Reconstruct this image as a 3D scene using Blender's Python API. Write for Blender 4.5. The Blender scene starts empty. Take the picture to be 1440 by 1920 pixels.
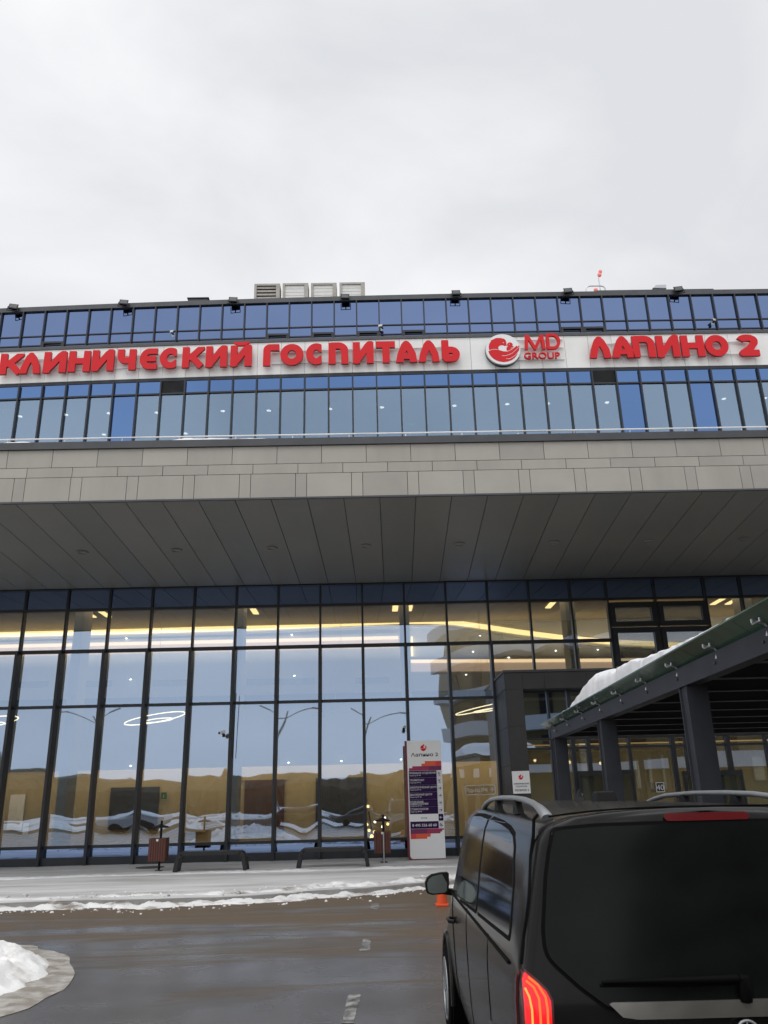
import bpy, bmesh, math, random
import numpy as np
from mathutils import Matrix, Vector, noise

random.seed(7)
SC = bpy.context.scene
COL = SC.collection
R = math.radians

# ------------------------------------------------------------------ camera
FPX = 1522.0
PITCH, YAW, ROLL, EYE = R(19.3), R(-1.0), R(-1.4), 1.965


def cam_axes():
    cp, sp = math.cos(PITCH), math.sin(PITCH)
    Z = np.array([[math.cos(YAW), -math.sin(YAW), 0], [math.sin(YAW), math.cos(YAW), 0], [0, 0, 1]])
    r, f, u = Z @ np.array([1., 0, 0]), Z @ np.array([0, cp, sp]), Z @ np.array([0, -sp, cp])
    cr, sr = math.cos(ROLL), math.sin(ROLL)
    return r * cr + u * sr, f, -r * sr + u * cr


AR, AF, AU = cam_axes()
cam_data = bpy.data.cameras.new("camera")
cam = bpy.data.objects.new("camera", cam_data)
COL.objects.link(cam)
M = Matrix.Identity(4)
for i in range(3):
    M[i][0], M[i][1], M[i][2] = AR[i], AU[i], -AF[i]
M[2][3] = EYE
cam.matrix_world = M
cam_data.sensor_fit = 'VERTICAL'
cam_data.sensor_height = 36.0
cam_data.sensor_width = 27.0
cam_data.lens = FPX / 1920 * 36
cam_data.clip_start = 0.05
cam_data.clip_end = 2000
SC.camera = cam


def ray(px, py):
    return AR * ((px - 720) / FPX) - AU * ((py - 960) / FPX) + AF


def A(px, py, y):            # point on the plane Y = y
    d = ray(px, py)
    t = y / d[1]
    return Vector((d[0] * t, y, EYE + d[2] * t))


def AZ(px, py, z):           # point on the plane Z = z
    d = ray(px, py)
    t = (z - EYE) / d[2]
    return Vector((d[0] * t, d[1] * t, z))


def AX(px, py, x):           # point on the plane X = x
    d = ray(px, py)
    t = x / d[0]
    return Vector((x, d[1] * t, EYE + d[2] * t))


# ------------------------------------------------------------------ light
SUN_EL, SUN_AZ = R(64), R(205)     # overcast, brighter behind and left of the camera
W = bpy.data.worlds.new("World")
SC.world = W
W.use_nodes = True
nt = W.node_tree
nt.nodes.clear()
N = nt.nodes.new
out = N('ShaderNodeOutputWorld')
bg = N('ShaderNodeBackground')
sky = N('ShaderNodeTexSky')
sky.sky_type = 'NISHITA'
sky.sun_disc = False
sky.sun_elevation = SUN_EL
sky.sun_rotation = SUN_AZ
tc = N('ShaderNodeTexCoord')
mp = N('ShaderNodeMapping')
mp.inputs['Scale'].default_value = (1.0, 1.0, 1.7)
mp.inputs['Rotation'].default_value = (0.2, 0.5, 0.3)
n1 = N('ShaderNodeTexNoise')
n1.inputs['Scale'].default_value = 2.3
n1.inputs['Detail'].default_value = 5
n1.inputs['Roughness'].default_value = 0.5
n1.inputs['Distortion'].default_value = 0.35
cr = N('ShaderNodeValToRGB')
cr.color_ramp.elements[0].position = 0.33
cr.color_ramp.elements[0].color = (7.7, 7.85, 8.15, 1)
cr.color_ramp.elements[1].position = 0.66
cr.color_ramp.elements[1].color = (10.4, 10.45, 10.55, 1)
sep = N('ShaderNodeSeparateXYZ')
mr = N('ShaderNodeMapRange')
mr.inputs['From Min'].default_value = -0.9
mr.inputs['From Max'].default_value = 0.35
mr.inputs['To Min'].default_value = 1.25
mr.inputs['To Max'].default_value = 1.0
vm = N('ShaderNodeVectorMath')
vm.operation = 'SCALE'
mx = N('ShaderNodeMix')
mx.data_type = 'RGBA'
mx.inputs[0].default_value = 0.95
L = nt.links.new
L(tc.outputs['Generated'], mp.inputs['Vector'])
L(mp.outputs[0], n1.inputs['Vector'])
L(n1.outputs['Fac'], cr.inputs[0])
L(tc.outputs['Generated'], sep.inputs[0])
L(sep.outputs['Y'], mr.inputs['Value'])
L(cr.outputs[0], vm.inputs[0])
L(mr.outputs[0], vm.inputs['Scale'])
L(sky.outputs[0], mx.inputs[6])
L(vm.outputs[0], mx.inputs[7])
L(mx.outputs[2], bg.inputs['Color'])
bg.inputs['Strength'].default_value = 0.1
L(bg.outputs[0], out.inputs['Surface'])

sl = bpy.data.lights.new("sun", 'SUN')
sl.energy = 1.1
sl.angle = R(30)
sl.color = (1.0, 0.97, 0.93)
so = bpy.data.objects.new("sun", sl)
COL.objects.link(so)
sd = Vector((math.sin(SUN_AZ) * math.cos(SUN_EL), math.cos(SUN_AZ) * math.cos(SUN_EL), math.sin(SUN_EL)))
so.rotation_euler = sd.to_track_quat('Z', 'Y').to_euler()
so.location = sd * 60

SC.view_settings.view_transform = 'Standard'
SC.view_settings.look = 'None'
SC.view_settings.exposure = 0.0
SC.view_settings.gamma = 1.0
SC.view_settings.use_curve_mapping = False
try:
    SC.cycles.max_bounces = 10
    SC.cycles.transparent_max_bounces = 16
    SC.cycles.sample_clamp_indirect = 4.0
except Exception:
    pass


# ------------------------------------------------------------------ materials
def mat(name, col, rough=0.6, metal=0.0, spec=0.5, var=0.0, vscale=3.0, col2=None, bump=0.0, bscale=40.0,
        coat=0.0, emit=None, estr=0.0, stretch=None, rvar=0.0, detail=5.0, ramp=(0.35, 0.65), bdist=0.02):
    m = bpy.data.materials.new(name)
    m.use_nodes = True
    t = m.node_tree
    p = t.nodes['Principled BSDF']
    p.inputs['Base Color'].default_value = (*col, 1)
    p.inputs['Roughness'].default_value = rough
    p.inputs['Metallic'].default_value = metal
    p.inputs['Specular IOR Level'].default_value = spec
    p.inputs['Coat Weight'].default_value = coat
    p.inputs['Coat Roughness'].default_value = 0.06
    if emit:
        p.inputs['Emission Color'].default_value = (*emit, 1)
        p.inputs['Emission Strength'].default_value = estr
    g = t.nodes.new('ShaderNodeNewGeometry')
    mpg = t.nodes.new('ShaderNodeMapping')
    if stretch:
        mpg.inputs['Scale'].default_value = stretch
    t.links.new(g.outputs['Position'], mpg.inputs['Vector'])
    if var > 0 or col2:
        c2 = col2 or tuple(max(0, c * (1 - var)) for c in col)
        nz = t.nodes.new('ShaderNodeTexNoise')
        nz.inputs['Scale'].default_value = vscale
        nz.inputs['Detail'].default_value = detail
        nz.inputs['Roughness'].default_value = 0.6
        rp = t.nodes.new('ShaderNodeValToRGB')
        rp.color_ramp.elements[0].position = ramp[0]
        rp.color_ramp.elements[1].position = ramp[1]
        rp.color_ramp.elements[0].color = (*c2, 1)
        rp.color_ramp.elements[1].color = (*col, 1)
        t.links.new(mpg.outputs[0], nz.inputs['Vector'])
        t.links.new(nz.outputs['Fac'], rp.inputs[0])
        t.links.new(rp.outputs[0], p.inputs['Base Color'])
        if rvar:
            mr = t.nodes.new('ShaderNodeMapRange')
            mr.inputs['From Min'].default_value = ramp[0]
            mr.inputs['From Max'].default_value = ramp[1]
            mr.inputs['To Min'].default_value = rough + rvar
            mr.inputs['To Max'].default_value = rough
            t.links.new(nz.outputs['Fac'], mr.inputs['Value'])
            t.links.new(mr.outputs[0], p.inputs['Roughness'])
    if bump > 0:
        nb = t.nodes.new('ShaderNodeTexNoise')
        nb.inputs['Scale'].default_value = bscale
        nb.inputs['Detail'].default_value = 6
        b = t.nodes.new('ShaderNodeBump')
        b.inputs['Strength'].default_value = bump
        b.inputs['Distance'].default_value = bdist
        t.links.new(mpg.outputs[0], nb.inputs['Vector'])
        t.links.new(nb.outputs['Fac'], b.inputs['Height'])
        t.links.new(b.outputs[0], p.inputs['Normal'])
    return m


def emission(name, col, s):
    m = bpy.data.materials.new(name)
    m.use_nodes = True
    t = m.node_tree
    t.nodes.clear()
    e = t.nodes.new('ShaderNodeEmission')
    e.inputs[0].default_value = (*col, 1)
    e.inputs[1].default_value = s
    o = t.nodes.new('ShaderNodeOutputMaterial')
    t.links.new(e.outputs[0], o.inputs[0])
    return m


def glass(name, refl, trans, fac=0.6, rough=0.0, bump=0.0, bscale=0.6):
    """solar control glass: a tinted mirror coat over a tinted clear sheet"""
    m = bpy.data.materials.new(name)
    m.use_nodes = True
    t = m.node_tree
    t.nodes.clear()
    gl = t.nodes.new('ShaderNodeBsdfGlossy')
    gl.inputs['Color'].default_value = (*refl, 1)
    gl.inputs['Roughness'].default_value = rough
    tr = t.nodes.new('ShaderNodeBsdfTransparent')
    tr.inputs['Color'].default_value = (*trans, 1)
    mx = t.nodes.new('ShaderNodeMixShader')
    mx.inputs[0].default_value = fac
    o = t.nodes.new('ShaderNodeOutputMaterial')
    t.links.new(tr.outputs[0], mx.inputs[1])
    t.links.new(gl.outputs[0], mx.inputs[2])
    t.links.new(mx.outputs[0], o.inputs[0])
    if bump:
        g = t.nodes.new('ShaderNodeNewGeometry')
        nb = t.nodes.new('ShaderNodeTexNoise')
        nb.inputs['Scale'].default_value = bscale
        nb.inputs['Detail'].default_value = 1
        b = t.nodes.new('ShaderNodeBump')
        b.inputs['Strength'].default_value = 1.0
        b.inputs['Distance'].default_value = bump
        t.links.new(g.outputs['Position'], nb.inputs['Vector'])
        t.links.new(nb.outputs['Fac'], b.inputs['Height'])
        t.links.new(b.outputs[0], gl.inputs['Normal'])
    return m


MT = {}
MT['frame'] = mat('dark frame aluminium', (0.028, 0.031, 0.037), 0.42, 0.3, var=0.25, vscale=2)
MT['frame2'] = mat('upper frame aluminium', (0.035, 0.038, 0.046), 0.45, 0.3, var=0.25, vscale=2)
MT['coping'] = mat('grey coping metal', (0.085, 0.088, 0.095), 0.5, 0.3, var=0.2, vscale=1.5)
MT['white_panel'] = mat('off white composite panel', (0.83, 0.84, 0.82), 0.5, var=0.07, vscale=0.8, stretch=(1, 1, 0.3))
MT['fascia'] = mat('warm grey cladding tile', (0.43, 0.405, 0.365), 0.6, var=0.14, vscale=1.2, stretch=(1, 1, .2))
MT['joint'] = mat('joint backing', (0.075, 0.072, 0.066), 0.8, var=0.2)
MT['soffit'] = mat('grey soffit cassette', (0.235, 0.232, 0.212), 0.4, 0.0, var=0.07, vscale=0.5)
MT['blue_glass'] = glass('deep blue spandrel glass', (0.155, 0.218, 0.385), (0.02, 0.03, 0.06), 0.9, bump=0.0015, bscale=0.5)
MT['spandrel'] = glass('blue spandrel glass', (0.115, 0.205, 0.41), (0.02, 0.03, 0.06), 0.9, bump=0.001, bscale=0.5)
MT['vision'] = glass('pale blue vision glass', (0.32, 0.43, 0.57), (0.6, 0.64, 0.66), 0.55, bump=0.0015, bscale=0.5)
MT['hall_glass'] = glass('lobby glass', (0.42, 0.545, 0.74), (0.84, 0.86, 0.84), 0.56, rough=0.012)
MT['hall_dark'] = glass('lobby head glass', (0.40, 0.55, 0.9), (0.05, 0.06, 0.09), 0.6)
MT['red'] = mat('red letter face', (0.66, 0.013, 0.02), 0.6, spec=0.3, var=0.06, vscale=1.0)
MT['red_side'] = mat('dark red letter return', (0.30, 0.02, 0.025), 0.5, var=0.1)
MT['sign_white'] = mat('white sign face', (0.80, 0.80, 0.80), 0.45, var=0.03, vscale=1)
MT['steel'] = mat('light rail metal', (0.55, 0.56, 0.58), 0.35, 0.6, var=0.15, vscale=2)
MT['louvre'] = mat('grey beige louvre', (0.42, 0.39, 0.35), 0.6, var=0.2, vscale=3)
MT['louvre_pale'] = mat('pale louvre blade', (0.72, 0.72, 0.69), 0.6, var=0.08, vscale=3)
MT['grille'] = mat('dark vent grille', (0.05, 0.052, 0.055), 0.6, var=0.2)
MT['white_plastic'] = mat('white camera casing', (0.75, 0.75, 0.73), 0.4, var=0.06)
MT['black'] = mat('black plastic', (0.010, 0.010, 0.011), 0.5, var=0.3, spec=0.2)
MT['lamp_face'] = mat('flood lamp glass', (0.10, 0.11, 0.115), 0.45, spec=0.2, var=0.2)
MT['snow'] = mat('snow', (0.86, 0.87, 0.90), 0.7, var=0.10, vscale=2.5, bump=0.5, bscale=14, spec=0.3)
MT['dirty_snow'] = mat('dirty snow', (0.80, 0.80, 0.80), 0.75, col2=(0.26, 0.23, 0.20), vscale=2.0, bump=0.8, bscale=12, spec=0.3, ramp=(0.36, 0.50), stretch=(.6, 1.2, 1))
MT['pavement'] = mat('trodden snow pavement', (0.72, 0.725, 0.735), 0.62, col2=(0.49, 0.485, 0.48), vscale=1.0, bump=0.35, bscale=9,
                     stretch=(0.28, 1.3, 1), spec=0.3, ramp=(0.36, 0.6))
MT['wood'] = mat('stained bin slat', (0.12, 0.035, 0.022), 0.55, var=0.3, vscale=9, stretch=(6, 6, 0.6))
MT['bench'] = mat('charcoal bench metal', (0.022, 0.022, 0.024), 0.45, 0.2, var=0.25, vscale=8)
MT['tile'] = mat('dark portal tile', (0.040, 0.039, 0.038), 0.5, var=0.2, vscale=1.5)
MT['canopy_steel'] = mat('grey blue canopy steel', (0.050, 0.054, 0.068), 0.5, 0.2, var=0.2, vscale=2)
MT['ochre'] = mat('ochre lobby wall', (0.36, 0.30, 0.185), 0.7, var=0.08, vscale=0.8)
MT['lobby_white'] = mat('white lobby wall', (0.66, 0.66, 0.68), 0.7, var=0.05, vscale=0.5)
MT['lobby_ceiling'] = mat('lobby ceiling', (0.34, 0.27, 0.15), 0.8, var=0.06)
MT['lobby_floor'] = mat('lobby floor', (0.30, 0.25, 0.18), 0.3, var=0.2, vscale=1)
MT['door_dark'] = mat('dark lobby opening', (0.035, 0.032, 0.034), 0.4, var=0.3)
MT['door_brown'] = mat('brown lobby door', (0.085, 0.04, 0.022), 0.4, var=0.25, vscale=2)
MT['office'] = mat('pale office wall', (0.62, 0.64, 0.66), 0.8, var=0.05, vscale=0.4)
MT['warm_strip'] = emission('warm cove light', (1.0, 0.74, 0.32), 3.2)
MT['soft_strip'] = emission('soft peach cove light', (1.0, 0.72, 0.42), 2.2)
MT['cove_glow'] = mat('painted peach glow', (0.6, 0.45, 0.33), 0.6, emit=(1.0, .72, .50), estr=.55)  # emission stands in for the cove light falling on the wall
MT['ring_light'] = emission('ring lamp light', (1.0, 0.86, 0.55), 3.0)
MT['down_light'] = emission('down light', (1.0, 0.95, 0.85), 7.0)
MT['green_light'] = emission('exit sign light', (0.05, 0.6, 0.25), 0.9)
MT['garland'] = emission('garland light', (1.0, 0.72, 0.25), 4.0)
MT['maroon'] = mat('maroon sign frame', (0.16, 0.014, 0.028), 0.45, var=0.1)
MT['orange'] = mat('orange bar', (0.72, 0.10, 0.035), 0.5, var=0.06)
MT['orange_red'] = mat('red orange bar', (0.66, 0.045, 0.04), 0.5, var=0.06)
MT['magenta'] = mat('magenta bar', (0.32, 0.018, 0.085), 0.5, var=0.06)
MT['plum'] = mat('plum bar', (0.15, 0.014, 0.085), 0.5, var=0.06)
MT['purple'] = mat('dark purple panel', (0.030, 0.009, 0.058), 0.6, spec=0.15, var=0.08)
MT['ink'] = mat('black lettering', (0.02, 0.02, 0.025), 0.6)
MT['white_ink'] = mat('white lettering', (0.62, 0.62, 0.64), 0.6)
MT['film_white'] = mat('white film lettering', (0.85, 0.85, 0.85), 0.6, emit=(1, 1, 1), estr=0.0)
MT['cone'] = mat('orange cone plastic', (0.75, 0.09, 0.02), 0.5, var=0.1, vscale=6)
MT['concrete'] = mat('concrete plinth', (0.42, 0.41, 0.40), 0.8, var=0.15, vscale=4)
MT['kerb'] = mat('kerb concrete', (0.30, 0.29, 0.28), 0.8, var=0.3, vscale=4)
MT['mark'] = mat('worn road paint', (0.34, 0.335, 0.32), 0.5, col2=(0.075, 0.071, 0.068), vscale=7, ramp=(0.40, 0.62))
MT['shadow'] = mat('painted bin shadow', (0.10, 0.10, 0.10), 0.7, var=0.3, vscale=8)
MT['beacon'] = mat('red beacon glass', (0.75, 0.22, 0.22), 0.4, emit=(1, 0.25, 0.22), estr=0.25, var=0.1)
MT['trunk'] = mat('bark', (0.06, 0.045, 0.035), 0.9, var=0.3, vscale=6)
MT['conifer'] = mat('dark conifer', (0.065, 0.064, 0.045), 0.9, var=0.5, vscale=1.2)
MT['opp'] = mat('olive render', (0.17, 0.13, 0.055), 0.7, var=0.1, vscale=0.4)
MT['opp_band'] = mat('pale balcony band', (0.55, 0.56, 0.58), 0.6, var=0.08)


def road_material():
    m = mat('wet asphalt', (0.100, 0.086, 0.074), 0.20, spec=0.5, col2=(0.066, 0.056, 0.048), vscale=0.45, rvar=0.14, detail=3.0,
            bump=0.25, bscale=120, ramp=(0.30, 0.70), bdist=0.003)
    t = m.node_tree
    p = t.nodes['Principled BSDF']
    # thaw mud: a brown crust with its own patchy shape, thicker towards the kerb
    g = t.nodes.new('ShaderNodeNewGeometry')
    sp = t.nodes.new('ShaderNodeSeparateXYZ')
    t.links.new(g.outputs['Position'], sp.inputs[0])
    mpn = t.nodes.new('ShaderNodeMapping')
    mpn.inputs['Scale'].default_value = (0.22, 1.1, 1)
    mpn.inputs['Rotation'].default_value = (0, 0, 0.12)
    t.links.new(g.outputs['Position'], mpn.inputs[0])
    nz = t.nodes.new('ShaderNodeTexNoise')
    nz.inputs['Scale'].default_value = 0.9
    nz.inputs['Detail'].default_value = 7
    nz.inputs['Roughness'].default_value = 0.65
    nz.inputs['Distortion'].default_value = 0.6
    t.links.new(mpn.outputs[0], nz.inputs[0])
    ad = t.nodes.new('ShaderNodeMapRange')
    ad.inputs['From Min'].default_value = 9.0
    ad.inputs['From Max'].default_value = 18.5
    ad.inputs['To Min'].default_value = -0.12
    ad.inputs['To Max'].default_value = 0.24
    t.links.new(sp.outputs['Y'], ad.inputs[0])
    sm = t.nodes.new('ShaderNodeMath')
    t.links.new(nz.outputs['Fac'], sm.inputs[0])
    t.links.new(ad.outputs[0], sm.inputs[1])
    rp = t.nodes.new('ShaderNodeMapRange')
    rp.inputs['From Min'].default_value = 0.50
    rp.inputs['From Max'].default_value = 0.68
    t.links.new(sm.outputs[0], rp.inputs[0])
    old = p.inputs['Base Color'].links[0].from_socket
    mx = t.nodes.new('ShaderNodeMix')
    mx.data_type = 'RGBA'
    mx.inputs[7].default_value = (0.125, 0.092, 0.060, 1)
    t.links.new(rp.outputs[0], mx.inputs[0])
    t.links.new(old, mx.inputs[6])
    t.links.new(mx.outputs[2], p.inputs['Base Color'])
    # aggregate: fine light and dark stones
    ag = t.nodes.new('ShaderNodeTexNoise')
    ag.inputs['Scale'].default_value = 38
    ag.inputs['Detail'].default_value = 8
    ag.inputs['Roughness'].default_value = 0.8
    t.links.new(g.outputs['Position'], ag.inputs[0])
    agr = t.nodes.new('ShaderNodeMapRange')
    agr.inputs['From Min'].default_value = 0.3
    agr.inputs['From Max'].default_value = 0.7
    agr.inputs['To Min'].default_value = 0.6
    agr.inputs['To Max'].default_value = 1.4
    t.links.new(ag.outputs['Fac'], agr.inputs[0])
    vmx = t.nodes.new('ShaderNodeVectorMath')
    vmx.operation = 'SCALE'
    t.links.new(mx.outputs[2], vmx.inputs[0])
    t.links.new(agr.outputs[0], vmx.inputs['Scale'])
    t.links.new(vmx.outputs[0], p.inputs['Base Color'])
    oldr = p.inputs['Roughness'].links[0].from_socket
    mr = t.nodes.new('ShaderNodeMix')
    mr.data_type = 'FLOAT'
    mr.inputs[3].default_value = 0.62
    t.links.new(rp.outputs[0], mr.inputs[0])
    t.links.new(oldr, mr.inputs[2])
    t.links.new(mr.outputs[0], p.inputs['Roughness'])
    return m


MT['road'] = road_material()


# ------------------------------------------------------------------ mesh helpers
class MB:
    def __init__(self):
        self.v, self.f = [], []

    def add(self, vs, fs):
        o = len(self.v)
        self.v += [tuple(p) for p in vs]
        self.f += [tuple(i + o for i in f) for f in fs]
        return self

    def box(self, x0, x1, y0, y1, z0, z1):
        vs = [(x, y, z) for z in (z0, z1) for y in (y0, y1) for x in (x0, x1)]
        return self.add(vs, [(0, 2, 3, 1), (4, 5, 7, 6), (0, 1, 5, 4), (2, 6, 7, 3), (0, 4, 6, 2), (1, 3, 7, 5)])

    def hexa(self, p):       # 8 points: bottom ring 4, top ring 4
        return self.add(p, [(3, 2, 1, 0), (4, 5, 6, 7), (0, 1, 5, 4), (1, 2, 6, 5), (2, 3, 7, 6), (3, 0, 4, 7)])

    def beam(self, a, b, w, h, up=(0, 0, 1)):
        a, b = Vector(a), Vector(b)
        d = (b - a).normalized()
        s = d.cross(Vector(up))
        if s.length < 1e-4:
            s = d.cross(Vector((0, 1, 0)))
        s.normalize()
        t = s.cross(d)
        q = [(-w / 2, -h / 2), (w / 2, -h / 2), (w / 2, h / 2), (-w / 2, h / 2)]
        return self.hexa([a + s * i + t * j for i, j in q] + [b + s * i + t * j for i, j in q])

    def tube(self, pts, r, n=10, rz=None, closed=False, caps=True):
        pts = [Vector(p) for p in pts]
        rs = r if isinstance(r, (list, tuple)) else [r] * len(pts)
        rings = []
        up = None
        for i, p in enumerate(pts):
            if closed:
                d = pts[(i + 1) % len(pts)] - pts[i - 1]
            else:
                d = pts[min(i + 1, len(pts) - 1)] - pts[max(i - 1, 0)]
            d.normalize()
            if up is None:
                up = Vector((0, 0, 1)) if abs(d.z) < 0.9 else Vector((0, 1, 0))
            s = d.cross(up).normalized()
            t = s.cross(d).normalized()
            up = t
            rings.append([p + s * math.cos(2 * math.pi * k / n) * rs[i] + t * math.sin(2 * math.pi * k / n) * rs[i] * (rz or 1)
                          for k in range(n)])
        vs = [q for rg in rings for q in rg]
        fs = []
        m = len(pts)
        for i in range(m if closed else m - 1):
            j = (i + 1) % m
            for k in range(n):
                fs.append((i * n + k, i * n + (k + 1) % n, j * n + (k + 1) % n, j * n + k))
        if not closed and caps:
            fs.append(tuple(reversed(range(n))))
            fs.append(tuple(range((m - 1) * n, m * n)))
        return self.add(vs, fs)

    def cyl(self, a, b, r, n=16):
        return self.tube([a, b], r, n)

    def disc(self, c, r, nrm=(0, 0, -1), th=0.01, n=20):
        c, d = Vector(c), Vector(nrm)
        return self.tube([c, c + d * th], r, n)

    def ball(self, c, r, n=12, m=8, sz=1.0):
        vs, fs = [], []
        for i in range(m + 1):
            th = math.pi * i / m
            for k in range(n):
                ph = 2 * math.pi * k / n
                vs.append((c[0] + r * math.sin(th) * math.cos(ph), c[1] + r * math.sin(th) * math.sin(ph), c[2] + r * sz * math.cos(th)))
        for i in range(m):
            for k in range(n):
                fs.append((i * n + k, (i + 1) * n + k, (i + 1) * n + (k + 1) % n, i * n + (k + 1) % n))
        return self.add(vs, fs)

    def grid(self, fn, nu, nv):
        vs = [fn(i / nu, j / nv) for j in range(nv + 1) for i in range(nu + 1)]
        fs = [(j * (nu + 1) + i, j * (nu + 1) + i + 1, (j + 1) * (nu + 1) + i + 1, (j + 1) * (nu + 1) + i)
              for j in range(nv) for i in range(nu)]
        return self.add(vs, fs)

    def prism(self, poly, fn0, fn1):    # polygon (u, v) mapped to two faces
        n = len(poly)
        vs = [fn0(*p) for p in poly] + [fn1(*p) for p in poly]
        fs = [tuple(range(n)), tuple(reversed(range(n, 2 * n)))] + [(i, i + n, (i + 1) % n + n, (i + 1) % n) for i in range(n)]
        return self.add(vs, fs)

    def build(self, name, material, parent=None, smooth=False, kind=None, bevel=0.0, recalc=False, angle=40):
        off = Vector((0, 0, 0))
        q = parent
        while q is not None:
            off += q.location
            q = q.parent
        me = bpy.data.meshes.new(name)
        me.from_pydata([tuple(Vector(p) - off) for p in self.v], [], self.f)
        if recalc:
            bm = bmesh.new()
            bm.from_mesh(me)
            bmesh.ops.remove_doubles(bm, verts=bm.verts, dist=1e-5)
            bmesh.ops.recalc_face_normals(bm, faces=bm.faces)
            bm.to_mesh(me)
            bm.free()
        mats = material if isinstance(material, (list, tuple)) else [material]
        for m in mats:
            me.materials.append(m)
        if smooth:
            for p in me.polygons:
                p.use_smooth = True
            try:
                me.set_sharp_from_angle(angle=R(angle))
            except Exception:
                pass
        me.update()
        o = bpy.data.objects.new(name, me)
        COL.objects.link(o)
        if parent is not None:
            o.parent = parent
        if kind:
            o['kind'] = kind
        if bevel:
            b = o.modifiers.new('bevel', 'BEVEL')
            b.width = bevel
            b.segments = 2
            b.limit_method = 'ANGLE'
        return o


def tones(o):
    r_ = random.Random(11)
    k = 0
    for i, p in enumerate(o.data.polygons):
        if i % 6 == 0:
            k = r_.choice((0, 0, 1, 2))
        p.material_index = k
    return o


def tag(o, label, cat, group=None, kind=None):
    o['label'] = label
    o['category'] = cat
    if group:
        o['group'] = group
    if kind:
        o['kind'] = kind
    return o


def thing(name, label, cat, loc=(0, 0, 0), group=None):
    o = bpy.data.objects.new(name, None)
    o.empty_display_size = 0.2
    COL.objects.link(o)
    o.location = Vector(loc)
    return tag(o, label, cat, group)


def copy_tree(o, parent=None):
    c = o.copy()
    COL.objects.link(c)
    if parent is not None:
        c.parent = parent
    for ch in list(o.children):
        copy_tree(ch, c)
    return c


def again(o, loc, label=None):
    c = copy_tree(o)
    c.location = Vector(loc)
    if label:
        c['label'] = label
    return c


# filled outlines of signed distance functions (letters, emblem, van panels)
def ms(fn, x0, x1, z0, z1, h):
    nx, nz = int(math.ceil((x1 - x0) / h)), int(math.ceil((z1 - z0) / h))
    xs, zs = np.linspace(x0, x1, nx + 1), np.linspace(z0, z1, nz + 1)
    X, Z = np.meshgrid(xs, zs)
    F = fn(X, Z)
    F = np.where(np.abs(F) < 1e-6, 1e-6, F)
    vid, V, faces = {}, [], []

    def node(i, j):
        k = ('n', i, j)
        if k not in vid:
            vid[k] = len(V)
            V.append((xs[i], zs[j]))
        return vid[k]

    def edge(i, j, a, b):
        k = ('e',) + tuple(sorted(((i, j), (a, b))))
        if k not in vid:
            f0, f1 = F[j, i], F[b, a]
            t = min(0.97, max(0.03, f0 / (f0 - f1)))
            vid[k] = len(V)
            V.append((xs[i] + (xs[a] - xs[i]) * t, zs[j] + (zs[b] - zs[j]) * t))
        return vid[k]
    neg = F < 0
    for j in range(nz):
        for i in range(nx):
            c = [(i, j), (i + 1, j), (i + 1, j + 1), (i, j + 1)]
            s = [neg[q[1], q[0]] for q in c]
            if not any(s):
                continue
            poly = []
            for k in range(4):
                if s[k]:
                    poly.append(node(*c[k]))
                if s[k] != s[(k + 1) % 4]:
                    poly.append(edge(*c[k], *c[(k + 1) % 4]))
            if len(poly) > 2:
                faces.append(poly)
    return V, faces


def ms_mesh(fn, box, h, front, back=None, mb=None):
    """front/back: (u, v) -> 3D; back gives the shape a thickness"""
    V, faces = ms(fn, *box, h)
    mb = mb or MB()
    n = len(V)
    vs = [front(*p) for p in V]
    fs = [tuple(f) for f in faces]
    if back:
        vs += [back(*p) for p in V]
        cnt = {}
        for f in faces:
            for a, b in zip(f, f[1:] + f[:1]):
                cnt[(a, b)] = cnt.get((a, b), 0) + 1
        fs += [tuple(i + n for i in reversed(f)) for f in faces]
        for (a, b) in list(cnt):
            if (b, a) not in cnt:
                fs.append((a, a + n, b + n, b))
    return mb.add(vs, fs)


def sd_seg(X, Z, a, b):
    ax, az = a
    dx, dz = b[0] - ax, b[1] - az
    L2 = dx * dx + dz * dz + 1e-12
    t = np.clip(((X - ax) * dx + (Z - az) * dz) / L2, 0, 1)
    return np.hypot(X - ax - t * dx, Z - az - t * dz)


def sd_poly(X, Z, P):
    d = np.full(X.shape, 1e9)
    ins = np.zeros(X.shape, bool)
    n = len(P)
    for i in range(n):
        a, b = P[i], P[(i + 1) % n]
        d = np.minimum(d, sd_seg(X, Z, a, b))
        if a[1] != b[1]:
            c = ((a[1] > Z) != (b[1] > Z)) & (X < (b[0] - a[0]) * (Z - a[1]) / (b[1] - a[1]) + a[0])
            ins ^= c
    return np.where(ins, -d, d)


def stroke(pts, r, flat0=True, flat1=True):
    def fn(X, Z):
        d = np.full(X.shape, 1e9)
        for a, b in zip(pts[:-1], pts[1:]):
            d = np.minimum(d, sd_seg(X, Z, a, b) - r)
        for use, p, q in ((flat0, pts[0], pts[1]), (flat1, pts[-1], pts[-2])):
            if use is False:
                continue
            ux, uz = p[0] - q[0], p[1] - q[1]
            if use == 'h':
                ux, uz = 0, math.copysign(1, uz)
            elif use == 'v':
                ux, uz = math.copysign(1, ux), 0
            l = math.hypot(ux, uz)
            pl = ((X - p[0]) * ux + (Z - p[1]) * uz) / l
            near = np.hypot(X - p[0], Z - p[1]) < r * 2.2
            d = np.where(near, np.maximum(d, pl), d)
        return d
    return fn


def union(*fs):
    def fn(X, Z):
        d = fs[0](X, Z)
        for g in fs[1:]:
            d = np.minimum(d, g(X, Z))
        return d
    return fn


def arc(cx, cz, rx, rz, a0, a1, n=18):
    return [(cx + rx * math.cos(R(a0 + (a1 - a0) * i / n)), cz + rz * math.sin(R(a0 + (a1 - a0) * i / n))) for i in range(n + 1)]


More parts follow.
